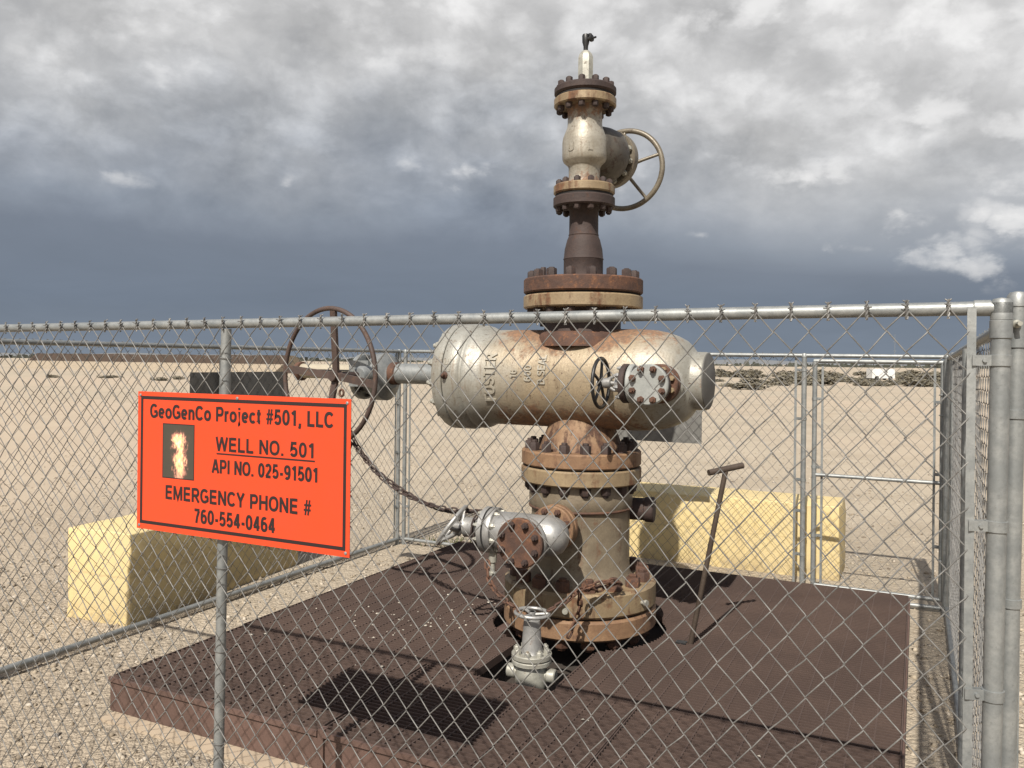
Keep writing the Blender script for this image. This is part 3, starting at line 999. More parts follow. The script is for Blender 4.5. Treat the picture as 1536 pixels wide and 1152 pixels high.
# ------------------------------------------------------------------ yellow concrete blocks
def block(x0, x1, y0, y1, hgt, seed, label, rot=0.0):
    r_ = random.Random(seed)
    b_ = MB()
    nx, ny, nz = (max(2, round((x1 - x0) / .15)), max(2, round((y1 - y0) / .15)), 5)
    ch = 0.03
    def pt(i, j, k_):
        x = x0 + (x1 - x0) * i / nx
        y = y0 + (y1 - y0) * j / ny
        z = hgt * k_ / nz
        ex = (i in (0, nx)) + (j in (0, ny)) + (k_ in (0, nz))
        if ex >= 2:
            x += (ch if i == 0 else -ch if i == nx else 0) * 0.5
            y += (ch if j == 0 else -ch if j == ny else 0) * 0.5
            z -= ch * 0.5 if k_ == nz else 0
        rr_ = random.Random(seed * 999 + i * 101 + j * 11 + k_)
        jt = .008 if ex >= 2 else .003
        return (x + rr_.uniform(-jt, jt), y + rr_.uniform(-jt, jt), z + rr_.uniform(-jt, jt * .4) if k_ else -0.02)
    idx = {}
    def vi(i, j, k_):
        if (i, j, k_) not in idx:
            idx[(i, j, k_)] = len(b_.V)
            b_.V.append(pt(i, j, k_))
        return idx[(i, j, k_)]
    for i in range(nx):
        for k_ in range(nz):
            b_.F.append((vi(i, 0, k_), vi(i + 1, 0, k_), vi(i + 1, 0, k_ + 1), vi(i, 0, k_ + 1)))
            b_.F.append((vi(i + 1, ny, k_), vi(i, ny, k_), vi(i, ny, k_ + 1), vi(i + 1, ny, k_ + 1)))
    for j in range(ny):
        for k_ in range(nz):
            b_.F.append((vi(0, j + 1, k_), vi(0, j, k_), vi(0, j, k_ + 1), vi(0, j + 1, k_ + 1)))
            b_.F.append((vi(nx, j, k_), vi(nx, j + 1, k_), vi(nx, j + 1, k_ + 1), vi(nx, j, k_ + 1)))
    for i in range(nx):
        for j in range(ny):
            b_.F.append((vi(i, j, nz), vi(i + 1, j, nz), vi(i + 1, j + 1, nz), vi(i, j + 1, nz)))
    o_ = b_.build('concrete_block', M['yellow'], None, ((x0 + x1) / 2, (y0 + y1) / 2, 0), angle=40)
    tag(o_, label, 'concrete block', 'yellow concrete barrier blocks')
    o_.rotation_euler = (0, 0, rot)
    md = o_.modifiers.new('bevel', 'BEVEL')
    md.width = 0.007
    md.segments = 2
    md.limit_method = 'ANGLE'
    md.angle_limit = R(40)
    return o_


block(-5.06, -4.50, 3.57, 5.37, 0.60, 3, 'pale yellow painted concrete block behind the orange sign, its long side in shade', R(5))
block(-2.34, -0.53, 6.96, 7.52, 0.60, 5, 'sunlit yellow painted concrete block beyond the back fence with the wellhead shadow on it')


# ------------------------------------------------------------------ steel platform
WX, WY = -1.77, 4.53
dk = thing('steel_platform', 'low dark brown steel grating platform on the gravel round the wellhead', 'platform', ((DX0 + DX1) / 2, (DY0 + DY1) / 2, 0))
SLOT = (-1.93, -1.50)
HOLE = 0.505


def spans(y, x0, x1):
    """x intervals of the grating at depth y, with the round hole for the wellhead and the slot for the small valve cut out"""
    cuts = []
    dy = abs(y - WY)
    if dy < HOLE:
        q = math.sqrt(HOLE * HOLE - dy * dy)
        cuts.append((WX - q, WX + q))
    if 3.53 < y < WY:
        cuts.append(SLOT)
    segs = [(x0, x1)]
    for a, b2 in cuts:
        ns = []
        for s0, s1 in segs:
            if b2 <= s0 or a >= s1:
                ns.append((s0, s1))
            else:
                if a > s0:
                    ns.append((s0, a))
                if b2 < s1:
                    ns.append((b2, s1))
        segs = ns
    return [q for q in segs if q[1] - q[0] > 0.02]


def yspans(x, y0, y1):
    cuts = []
    dxx = abs(x - WX)
    if dxx < HOLE:
        q = math.sqrt(HOLE * HOLE - dxx * dxx)
        cuts.append((WY - q, WY + q))
    if SLOT[0] < x < SLOT[1]:
        cuts.append((3.53, WY))
    segs = [(y0, y1)]
    for a, b2 in cuts:
        ns = []
        for s0, s1 in segs:
            if b2 <= s0 or a >= s1:
                ns.append((s0, s1))
            else:
                if a > s0:
                    ns.append((s0, a))
                if b2 < s1:
                    ns.append((b2, s1))
        segs = ns
    return segs


def grating(x0, x1, y0, y1, dz=0.0):
    b_ = MB()
    zt = DZ + dz
    n = int(round((y1 - y0) / 0.0302))
    for i in range(1, n):
        y = y0 + (y1 - y0) * i / n
        for s0, s1 in spans(y, x0 + .005, x1 - .005):
            b_.quadbox(s0, s1, y - .0026, y + .0026, zt - .036, zt)
    m_ = int(round((x1 - x0) / 0.10))
    for i in range(1, m_):
        x = x0 + (x1 - x0) * i / m_
        for s0, s1 in yspans(x, y0 + .005, y1 - .005):
            b_.quadbox(x - .0035, x + .0035, s0, s1, zt - .013, zt - .0015)
    # banding
    if True:
        for y in (y0, y1):
            for s0, s1 in (spans(y, x0, x1)):
                b_.quadbox(s0, s1, y - .003, y + .003, zt - .04, zt + .001)
        for x in (x0, x1):
            for s0, s1 in yspans(x, y0 + .003, y1 - .003):
                b_.quadbox(x - .003, x + .003, s0, s1, zt - .04, zt + .0005)
    # plates round the openings
    if y1 > 4:
        for sx in SLOT:
            if x0 <= sx <= x1:
                b_.quadbox(sx - .004, sx + .004, 3.56, WY - HOLE + .02, zt - .04, zt + .001)
    b_.build('grating_panel', M['grating'], dk, smooth=False)


YS = 3.545
grating(DX0 + .012, -2.205, DY0 + .012, YS - .006)
grating(-2.185, -1.11, DY0 + .012, YS - .006)
grating(-1.10, DX1 - .012, DY0 + .012, YS - .006)
grating(DX0 + .012, -1.745, YS + .008, DY1 - .012, 0.006)
grating(-1.735, DX1 - .012, YS + .008, DY1 - .012, 0.006)
# side plates with a rolled top lip
for nm, (x0, x1, y0, y1) in (('front', (DX0, -2.20, DY0, DY0 + .008)), ('front', (-2.165, DX1, DY0, DY0 + .008)), ('back', (DX0, DX1, DY1 - .008, DY1)),
                             ('side', (DX0, DX0 + .008, DY0 + .009, DY1 - .009)), ('side', (DX1 - .008, DX1, DY0 + .009, DY1 - .009))):
    b_ = MB().quadbox(x0, x1, y0, y1, 0.013, DZ - .012)
    if nm == 'front':
        b_.quadbox(x0, x1, y0 - .012, y0 - .001, DZ - .026, DZ - .004)
    b_.build('side_plate', M['brown_steel'], dk, smooth=False)
b_ = MB()
b_.quadbox(DX0, DX1, DY0 + .009, DY0 + .06, DZ - .058, DZ - .050)
b_.quadbox(-2.197, -2.168, DY0 - .008, DY0 + .03, 0.013, DZ + .003)
for x in (-3.2, -2.2, -1.1, -0.2):
    b_.quadbox(x - .03, x + .03, DY0 + .07, DY1 - .02, 0.02, DZ - .060)
b_.quadbox(DX0 + .02, DX1 - .02, YS - .025, YS + .025, 0.02, DZ - .061)
b_.quadbox(DX0 + .02, DX1 - .02, 5.2, 5.26, 0.02, DZ - .061)
b_.build('support_frame', M['brown_steel'], dk, smooth=False)
for x in (-1.35, -0.6):
    MB().quadbox(x - .02, x + .02, DY0 - .022, DY0 - .013, DZ - .09, DZ - .03).build('clamp', M['brown_steel'], dk, smooth=False)


# ------------------------------------------------------------------ chain-link fence
class Panel:
    """a straight fence panel: origin o, direction t (2D), outward normal n (2D); rails from za to zb"""
    def __init__(s, o, t, n, length, za, zb):
        s.o, s.t, s.n = Vector((o[0], o[1], 0)), Vector((t[0], t[1], 0)), Vector((n[0], n[1], 0))
        s.len, s.za, s.zb = length, za, zb

    def P(s, u, z, off=0.0):
        return s.o + s.t * u + s.n * off + Vector((0, 0, z))

    def ztop(s, u):
        return s.za + (s.zb - s.za) * u / s.len

    def fabric(s, u0, u1, zbot, off, pitch=0.0796, vp=0.0925, r=0.0016, drop=0.0, barbs=True, seed=1, sides=5, top=None):
        rr_ = random.Random(seed)
        b_ = MB()
        pitch = pitch / 2                     # two wires to a diamond
        nw = int(round((u1 - u0) / pitch))
        pit = (u1 - u0) / nw
        for i in range(nw):
            uc = u0 + (i + .5) * pit
            zt = (top if top is not None else s.ztop(uc)) - drop
            pts = []
            k = 0
            z = zt
            wob_ = [rr_.uniform(-.0030, .0030) for _ in range(64)]
            while z > zbot:
                side = 1 if (k + i) % 2 == 0 else -1
                uu = uc + side * (pit / 2 + .0008) + wob_[k % 64] * .6
                zz_ = z + wob_[(k + 7) % 64]
                bulge = 0.007 * math.sin(uc * 2.3 + z * 1.9 + seed) + 0.003 * math.sin(uc * 7.7 - z * 4.1)
                e = .0042
                pts.append(s.P(uu - side * e, zz_ + e * 1.1, off + .0021 * side + max(bulge, -.0005)))
                pts.append(s.P(uu, zz_, off + max(bulge, -.0005)))
                pts.append(s.P(uu - side * e, zz_ - e * 1.1, off - .0021 * side + max(bulge, -.0005)))
                k += 1
                z -= vp / 2
            b_.tube(pts, r, sides)
            if barbs and i % 2 == 0:
                # twisted selvage in front of the rail, with the two cut ends spread above it
                ux = uc + pit / 2
                zr = s.ztop(ux)
                tw = [s.P(ux + .0022 * math.cos(q * 1.5 + i), zr - .022 + q * .0052, off + .004 + .0022 * math.sin(q * 1.5 + i)) for q in range(9)]
                b_.tube(tw, r * 1.25, 4)
                tw = [s.P(ux - .0022 * math.cos(q * 1.5 + i), zr - .022 + q * .0052, off + .004 - .0022 * math.sin(q * 1.5 + i)) for q in range(9)]
                b_.tube(tw, r * 1.25, 4)
                for sg in (-1, 1):
                    b_.tube([s.P(ux, zr + .015, off + .004), s.P(ux + sg * rr_.uniform(.004, .009), zr + rr_.uniform(.018, .023), off + rr_.uniform(-.004, .006))], r, 4)
                    if rr_.random() < .7:
                        b_.tube([s.P(ux + sg * .001, zr + .006, off + .006), s.P(ux + sg * rr_.uniform(.006, .011), zr + rr_.uniform(.005, .011), off + rr_.uniform(.004, .012))], r, 4)
        return b_


def post(parent, x, y, z, r, cap=True, name='post', lean=(0, 0)):
    b_ = MB()
    n = 20
    b_.tube([(x - lean[0] * z, y - lean[1] * z, -0.05), (x, y, z)], r, n)
    if cap:
        b_.lathe([(r + .002, -.022), (r + .002, 0), (r * .8, .008), (0.001, .011)], (x, y, z), (0, 0, 1), n)
    return b_.build(name, M['galv'], parent)


def band(parent, c, r, towards, length, zh=.022):
    """brace band: a strap round a post with two flat tongues holding the tension bar"""
    b_ = MB()
    c = Vector(c)
    a = Vector((towards[0], towards[1], 0)).normalized()
    b2 = Vector((-a.y, a.x, 0))
    b_.lathe([(r + .0005, -zh / 2), (r + .003, -zh / 2 + .001), (r + .003, zh / 2 - .001), (r + .0005, zh / 2)], c, (0, 0, 1), 20)
    for sg in (-1, 1):
        b_.obox(c + a * (r + length / 2) + b2 * sg * .0065, (a, b2, Vector((0, 0, 1))), (length / 2 + .004, .0014, zh / 2 - .001))
    b_.lathe([(.0045, -.013), (.0045, .013)], c + a * (r + length * .45), b2, 8)
    return b_.build('brace_band', M['galv'], parent)


def rail(parent, pts, r, name):
    return MB().tube(pts, r, 16).build(name, M['galv'], parent)


# front panel
pf = Panel((FX1 - .005, FY0), (-1, 0), (0, -1), 4.45, 1.823, 1.800)
ff = thing('chain_link_fence', 'near grey chain-link fence with the orange sign hung on it', 'fence', (FX1 - .005, FY0, 0), 'chain-link fence panels round the well')
rail(ff, [pf.P(.01, 1.823), pf.P(4.44, 1.800)], .0150, 'top_rail')
rail(ff, [pf.P(.01, .06), pf.P(4.44, .06)], .0150, 'bottom_rail')
post(ff, FX1 - .006, FY0, 1.834, .0190, lean=(.010, 0))
post(ff, -2.020, FY0 + .0, 1.795, .0165, cap=False, lean=(.009, 0))
post(ff, -4.27, FY0, 1.81, .0185)
fab = pf.fabric(.060, 4.36, .05, .0180, seed=1, sides=6)
fab.build('wire_mesh', M['galv_wire'], ff)
MB().obox(pf.P(.056, .94, .016), (pf.t, pf.n, Vector((0, 0, 1))), (.0085, .0025, .885)).build('tension_bar', M['galv'], ff)
MB().lathe([(.0195, -.020), (.0215, -.018), (.0215, .018), (.0195, .020)], (FX1 - .0065, FY0, 1.778), (0, 0, 1), 20).build('collar', M['galv'], ff)
for z in (1.713, 1.367, 1.014, .6, .25):
    band(ff, (FX1 - .006 - .010 * (1.834 - z), FY0, z), .019, (-1, -.32), .034, .024)
# rail end cup at the corner
MB().lathe([(.0172, .020), (.0172, .050), (.0155, .052)], (FX1 - .006, FY0, 1.823), (-1, 0, .004), 18).lathe([(.021, -.026), (.021, .010), (.017, .016)], (FX1 - .006, FY0, 1.824), (0, 0, 1), 20).build('rail_end', M['galv'], ff)
# wire ties on the middle post and one torn wire end
for z in (1.70, 1.02, .75, .45):
    MB().ring((-2.02 + .009 * (1.795 - z) * -1, FY0, z), (0.1, 0, 1), .0195, .0016, 20, 5).build('wire_tie', M['galv_wire'], ff)

# left panel (runs back along x = FX0)
pl = Panel((FX0, FY1), (0, -1), (-1, 0), 4.40, 1.780, 1.772)
fl = thing('chain_link_fence', 'left side chain-link fence running back past the shaded yellow block', 'fence', (FX0, FY1, 0), 'chain-link fence panels round the well')
rail(fl, [pl.P(0.0, 1.780), pl.P(4.40, 1.772)], .0150, 'top_rail')
rail(fl, [pl.P(0.0, .05), pl.P(4.40, .05)], .0170, 'bottom_rail')
post(fl, FX0 - .002, FY1 - .035, 1.79, .0185)
post(fl, FX0, 4.22, 1.765, .0165, cap=False)
post(fl, FX0, 2.04, 1.79, .0185)
pl.fabric(.07, 4.33, .04, .018, seed=5, r=.0015).build('wire_mesh', M['galv_wire'], fl)
MB().obox(pl.P(.066, .92, .016), (pl.t, pl.n, Vector((0, 0, 1))), (.0085, .0025, .86)).build('tension_bar', M['galv'], fl)
for z in (1.70, 1.30, .85, .35):
    band(fl, (FX0 - .002, FY1 - .035, z), .0185, (0, -1), .028)

# back panel
pb = Panel((FX0, FY1), (1, 0), (0, 1), 3.545, 1.782, 1.766)
fb = thing('chain_link_fence', 'back chain-link fence between the far corner and the gate', 'fence', (FX0, FY1, 0), 'chain-link fence panels round the well')
rail(fb, [pb.P(.02, 1.782), pb.P(4.50, 1.763)], .0150, 'top_rail')
rail(fb, [pb.P(.02, .05), pb.P(3.53, .05)], .0150, 'bottom_rail')
post(fb, FX0 + .045, FY1, 1.79, .0185)
post(fb, -.757, FY1, 1.775, .0185)
post(fb, .212, FY1, 1.785, .0185)
pb.fabric(.09, 3.48, .04, .018, seed=8, r=.0015).build('wire_mesh', M['galv_wire'], fb)
for u in (.088, 3.482):
    MB().obox(pb.P(u, .92, .016), (pb.t, pb.n, Vector((0, 0, 1))), (.0085, .0025, .86)).build('tension_bar', M['galv'], fb)
for z in (1.66, 1.30, .85, .62, .30):
    band(fb, (-.757, FY1, z), .0185, (-1, .3), .030)
for z in (1.66, .85, .35):
    band(fb, (FX0 + .045, FY1, z), .0185, (1, .3), .026)

# gate in the back fence
pg = Panel((-.690, FY1), (1, 0), (0, 1), .85, 1.725, 1.722)
gt = thing('chain_link_gate', 'narrow chain-link gate with a mid rail in the back fence', 'gate', (-.69, FY1, 0))
for u in (.008, .842):
    MB().tube([pg.P(u, .085), pg.P(u, 1.725)], .0170, 16).build('stile', M['galv'], gt)
rail(gt, [pg.P(0, 1.728), pg.P(.85, 1.724)], .0160, 'top_rail')
rail(gt, [pg.P(.02, .895), pg.P(.83, .893)], .0135, 'mid_rail')
rail(gt, [pg.P(.0, .09), pg.P(.85, .088)], .0150, 'bottom_rail')
pg.fabric(.06, .795, .07, .018, seed=12, r=.0015, barbs=False, drop=.02).build('wire_mesh', M['galv_wire'], gt)
for u in (.060, .792):
    MB().obox(pg.P(u, .90, .016), (pg.t, pg.n, Vector((0, 0, 1))), (.008, .0025, .80)).build('tension_bar', M['galv'], gt)
for z in (1.45, .95, .45):
    band(gt, pg.P(.008, z), .017, (1, .3), .028)
    band(gt, pg.P(.842, z), .017, (-1, .3), .028)
lt = MB()
lt.ring(pg.P(.842, 1.36), (0, 0, 1), .021, .005, 18, 6)
lt.obox(pg.P(.875, 1.36), (pg.t, pg.n, Vector((0, 0, 1))), (.022, .006, .012))
lt.build('latch', M['galv'], gt)
for z in (.36, 1.50):
    hb_ = MB().ring(pg.P(.842, z), (0, 0, 1), .021, .005, 18, 6)
    hb_.obox(pg.P(.878, z), (pg.t, pg.n, Vector((0, 0, 1))), (.018, .008, .016))
    hb_.build('hinge', M['galv'], gt)
sill_ = MB().tube([pg.P(.0, .032), pg.P(.90, .030)], .0150, 14).build('bottom_rail', M['galv'], fb)

# right panel, seen almost edge-on
pr = Panel((FX1 + .026, FY0 + .04), (0, 1), (1, 0), 4.34, 1.815, 1.762)
fr = thing('chain_link_fence', 'right side chain-link fence seen almost edge-on beside the near corner post', 'fence', (FX1 + .026, FY0 + .04, 0), 'chain-link fence panels round the well')
rail(fr, [pr.P(.01, 1.800), pr.P(4.33, 1.755)], .0150, 'top_rail')
rail(fr, [pr.P(.01, .05), pr.P(4.33, .05)], .0150, 'bottom_rail')
post(fr, FX1 + .027, FY0 + .045, 1.850, .0185, lean=(.012, 0))
post(fr, FX1 + .010, 3.72, 1.77, .0165, cap=False)
post(fr, FX1 + .014, FY1 - .06, 1.775, .0185)
pr.fabric(.07, 4.27, .04, .016, seed=15, r=.0015).build('wire_mesh', M['galv_wire'], fr)
for u in (.064, 4.276):
    MB().obox(pr.P(u, .92, .014), (pr.t, pr.n, Vector((0, 0, 1))), (.0085, .0025, .86)).build('tension_bar', M['galv'], fr)
for z in (1.75, 1.60, 1.20, .80, .40):
    band(fr, (FX1 + .027 - .012 * (1.85 - z), FY0 + .045, z), .0185, (.2, 1), .028, .020)
b_ = MB().lathe([(.009, -.016), (.009, .0), (.005, .004), (.005, .02)], (FX1 + .024, FY0 + .018, 1.79), (.2, -1, 0), 8)
b_.build('bolt', M['pale_silver'], fr)


# ------------------------------------------------------------------ signs
SX, SY, SZ, SW, SH = -2.384, 1.965, 1.119, .893, .465
SK = .983      # lettering laid out for a 0.909 m panel
sg = thing('warning_sign', 'bright orange sign with dark lettering hung on the near fence', 'sign', (SX, SY, SZ))
MB().quadbox(SX, SX + SW, SY, SY + .0025, SZ, SZ + SH).build('panel', M['orange'], sg, smooth=False)


def smap(x, y, lift):
    return (SX + x * SK, SY - .0005 - lift, SZ + y * SK)


def sline(b_, x0, y0, x1, y1, lift=.0002):
    n = len(b_.V)
    for x, y in ((x0, y0), (x1, y0), (x1, y1), (x0, y1)):
        b_.V.append(smap(x, y, lift))
    b_.F.append((n, n + 1, n + 2, n + 3))


bo = MB()
e0, e1, e2 = .015, .026, 0
SW, SH = .909, .473
sline(bo, e0, e0 + .004, SW - e0, e1 + .004)
sline(bo, e0, SH - e1, SW - e0, SH - e0)
sline(bo, e0, e1 + .004, e1, SH - e1)
sline(bo, SW - e1, e1 + .004, SW - e0, SH - e1)
bo.build('border', M['print'], sg, smooth=False)
for text, x0, x1, yb, cap in (('GeoGenCo Project #501, LLC', .060, .846, .384, .048), ('WELL NO. 501', .366, .776, .288, .046), ('API NO. 025-91501', .350, .790, .215, .045),
                              ('EMERGENCY PHONE #', .137, .764, .112, .047), ('760-554-0464', .272, .622, .044, .047)):
    lb = MB()
    letters(lb, text, x0, x1, cap, lambda x, y, l, yb=yb: smap(x, yb + y, l + .0002), wd=.20)
    if text.startswith('WELL'):
        sline(lb, .370, .2765, .776, .2815, .0003)
    lb.build('lettering', M['print'], sg, smooth=False)
pic = MB()
sline(pic, .125, .186, .267, .365, .0002)
pic.build('picture', M['flame'], sg, smooth=False)
pf2 = MB()
for a_ in ((.122, .183, .270, .186), (.122, .365, .270, .368), (.122, .186, .125, .365), (.267, .186, .270, .365)):
    sline(pf2, *a_)
pf2.build('picture_frame', M['print'], sg, smooth=False)
for x, z in ((.012, .012), (.880, .012), (.012, .453), (.880, .453), (.45, .454)):
    MB().lathe([(.005, 0), (.005, .002), (.002, .0035)], (SX + x, SY, SZ + z), (0, -1, 0), 10).build('screw', M['galv'], sg)


def back_sign(x0, x1, y0, y1, z0, z1, label):
    th = thing('fence_sign', label, 'sign', ((x0 + x1) / 2, (y0 + y1) / 2, z0), 'sign backs on the far fences')
    MB().quadbox(x0, x1, y0, y1, z0, z1).build('panel', M['sign_back'], th, smooth=False)
    for fx_ in (.04, .96):
        for fz in (.05, .95):
            if x1 - x0 > y1 - y0:
                MB().lathe([(.007, 0), (.007, .003), (.003, .004)], (x0 + (x1 - x0) * fx_, y0, z0 + (z1 - z0) * fz), (0, -1, 0), 8).build('screw', M['galv'], th)
            else:
                MB().lathe([(.007, 0), (.007, .003), (.003, .004)], (x1, y0 + (y1 - y0) * fx_, z0 + (z1 - z0) * fz), (1, 0, 0), 8).build('screw', M['galv'], th)


back_sign(FX0 - .030, FX0 - .026, 3.97, 4.884, 1.135, 1.603, 'dark back of a sign on the left fence behind the orange sign')
back_sign(-2.425, -1.515, FY1 + .026, FY1 + .030, 1.072, 1.535, 'dark back of a sign on the back fence below the big valve')
#@@WELL
# ------------------------------------------------------------------ wellhead
WO = Vector((WX, WY, 0))
wh = thing('wellhead', 'tall rusty and silver wellhead of stacked flanges and valves on the platform', 'wellhead', (WX, WY, 0.0))
UZ = (0, 0, 1)


def C(x, y, z):
    return Vector((WX + x, WY + y, z))


def flange(mat, z0, z1, r, label=None, inner=None, n=72, ch=.008, o=None, axis=UZ):
    o_ = MB().disc(o if o is not None else C(0, 0, 0), axis, r, z0, z1, n, ch).build('flange', mat, wh)
    if label:
        o_['label'] = label
    return o_


def studs(parent, o, axis, rc, n, top, bot, rn, hn, mat, phase=0.0, stud=.012, long_at=None, long_len=.05):
    """stud bolts through a flange pair: nut and stud end on both sides; top / bot = distances along the axis"""
    a, u, v = frame(axis)
    o = Vector(o)
    for i in range(n):
        g = 2 * math.pi * (i + phase) / n
        p = o + u * (rc * math.cos(g)) + v * (rc * math.sin(g))
        b_ = MB()
        b_.bolt(p, a, top, bot, rn, hn, stud if long_at != i else long_len, rng.uniform(0, 1))
        b_.build('bolt', mat, parent)


# base flanges
f1 = flange(M['flange_rust'], .200, .311, .442, 'lower base flange with orange rust', ch=.012)
f2 = flange(M['flange_tan'], .321, .455, .440, 'tan base flange with rust runs', ch=.014)
MB().disc(C(0, 0, 0), UZ, .41, .305, .330, 60, .001).build('gasket', M['dark_gasket'], wh)
studs(f2, C(0, 0, 0), UZ, .368, 16, .455, .200, .043, .052, M['rust'], .3, .016)
# casing spool
MB().lathe([(.318, .455), (.300, .475), (.289, .50), (.286, .56), (.286, .84), (.292, .862), (.300, .872), (.302, .93), (.292, 1.012)], C(0, 0, 0), UZ, 72).build('casing_spool', M['pipe_tan'], wh)
MB().ring(C(0, 0, .866), UZ, .297, .008, 64, 8).build('weld_bead', M['rust'], wh)
# middle flange pair
f3 = flange(M['flange_tan'], 1.010, 1.098, .350, 'lower middle flange, tan with rust runs')
f4 = flange(M['flange_rust'], 1.108, 1.193, .348, 'upper middle flange, orange rust')
MB().disc(C(0, 0, 0), UZ, .325, 1.09, 1.115, 60, .001).build('gasket', M['dark_gasket'], wh)
studs(f4, C(0, 0, 0), UZ, .300, 16, 1.193, 1.010, .031, .046, M['rust_dark'], .15, .014)
# valve body: neck, barrel, dome
zc = 1.603
MB().lathe([(.252, 1.190), (.242, 1.21), (.226, 1.25), (.198, 1.32), (.176, 1.375), (.170, 1.40), (.170, 1.50)], C(0, 0, 0), UZ, 64).build('lower_neck', M['neck_rust'], wh)['label'] = 'rust-streaked lower neck of the big valve'
body = MB()
# along +X, distances measured from the well axis
body.lathe([(.300, -.775), (.306, -.770), (.306, -.766), (.324, -.763), (.326, -.755), (.326, -.695), (.319, -.672), (.307, -.660), (.306, -.648), (.315, -.640), (.317, -.625), (.310, -.600), (.297, -.575), (.290, -.555), (.288, -.54), (.288, .10), (.2885, .25), (.287, .36), (.281, .45), (.267, .515), (.247, .572), (.222, .618), (.197, .645), (.177, .659), (.165, .667), (.160, .677),
            (.160, .728), (.155, .736)], C(0, 0, zc), (1, 0, 0), 96)
body.build('valve_body', M['valve'], wh)
MB().lathe([(.155, .7365), (.155, .741), (.150, .744)], C(0, 0, zc), (1, 0, 0), 56).build('end_face', M['end_shade'], wh)  # thin disc added to hold the painted shade of the end
bf = MB().lathe([(.300, -.842), (.322, -.838), (.326, -.828), (.326, -.776), (.322, -.771), (.300, -.770)], C(0, 0, zc), (1, 0, 0), 96).build('bonnet_flange', M['valve'], wh)
MB().lathe([(.252, 1.84), (.235, 1.872), (.222, 1.90), (.222, 1.99), (.235, 2.012)], C(0, 0, 0), UZ, 64).build('upper_neck', M['rust_dark'], wh)
MB().lathe([(.268, 1.79), (.262, 1.842), (.250, 1.866), (.235, 1.875)], C(0, 0, 0), UZ, 64).build('neck_collar', M['rust'], wh)
# bonnet nuts on the far left face
for i in range(14):
    g = 2 * math.pi * (i + .3) / 14
    MB().nut(C(-.842, .272 * math.cos(g), zc + .272 * math.sin(g)), (-1, 0, 0), .026, .034, .02, i).build('nut', M['pale_silver'], bf)


def bmap(x0, zmid, th0=0.0):
    """cast letters on the barrel; text runs upward round the barrel, baseline at x = x0 (right side of the letters)"""
    def f(x, y, l):
        g = (x) / .288
        rr_ = .288 + l
        # angle from the front (-Y) towards +Z
        return C(x0 - y, -rr_ * math.cos(g + th0), zc + rr_ * math.sin(g + th0))
    return f


lt_ = MB()
letters(lt_, 'FOSTER', -.138, .148, .072, bmap(-.428, zc), wd=.17, thick=.009)
letters(lt_, '16', .000, .052, .045, bmap(-.285, zc), wd=.17, thick=.007)
letters(lt_, '600', -.016, .078, .045, bmap(-.195, zc), wd=.17, thick=.007)
letters(lt_, 'D SEAL', -.030, .138, .048, bmap(-.110, zc), wd=.17, thick=.007)
letters(lt_, 'LE', .03, .11, .045, lambda x, y, l: C(-.705 - y, -(.326 + l) * math.cos(x / .326), zc + (.326 + l) * math.sin(x / .326)), wd=.11, thick=.003)
lt_.build('lettering', M['cast_letter'], wh, smooth=True, angle=50)
MB().lathe([(.022, 0), (.022, .012), (.012, .022), (.012, .04), (.006, .045)], C(-.742, -.32, zc + .01), (0, -1, .05), 12).build('grease_fitting', M['rust'], wh)

# stem side: pipe, gear operator, stem cover
MB().lathe([(.066, -1.28), (.066, -.87), (.078, -.855), (.078, -.84)], C(0, 0, 1.612), (1, 0, 0), 32).build('stem_pipe', M['galv'], wh)
MB().lathe([(.070, -1.335), (.074, -1.33), (.074, -1.285), (.068, -1.28)], C(0, 0, 1.612), (1, 0, 0), 32).build('pipe_collar', M['rust'], wh)
gm = MB()
gm.lathe([(.085, -1.60), (.140, -1.585), (.152, -1.575), (.152, -1.545), (.147, -1.54), (.10, -1.535), (.098, -1.45), (.147, -1.445), (.155, -1.44), (.155, -1.375), (.150, -1.37), (.09, -1.345), (.075, -1.33)], C(0, 0, 1.588), (1, 0, 0), 44)
gm.lathe([(.055, .0), (.06, .02), (.06, .13), (.045, .15)], C(-1.42, -.10, 1.60), (0, -1, 0), 24)
gm.obox(C(-1.49, -.06, 1.61), ((1, 0, 0), (0, 1, 0), UZ), (.075, .10, .085))
go_ = gm.build('gear_operator', M['galv'], wh)
for i in range(8):
    g = 2 * math.pi * i / 8
    MB().nut(C(-1.54, .126 * math.cos(g), 1.588 + .126 * math.sin(g)), (1, 0, 0), .014, .016, .02, i).build('nut', M['black_iron'], go_)
sc_ = MB()
sc_.lathe([(.050, -2.09), (.050, -1.58)], C(0, 0, 1.618), (1, 0, 0), 28)
sc_.build('stem_cover', M['cream'], wh)
MB().quadbox(WX - 2.06, WX - 1.60, WY - .0525, WY - .047, 1.622, 1.631).build('slot', M['dark_gasket'], wh, smooth=False)
MB().lathe([(.052, -2.125), (.064, -2.12), (.066, -2.085), (.052, -2.08)], C(0, 0, 1.615), (1, 0, 0), 28).lathe([(.03, -2.14), (.03, -2.12)], C(0, 0, 1.615), (1, 0, 0), 16).build('end_cap', M['rust'], wh)


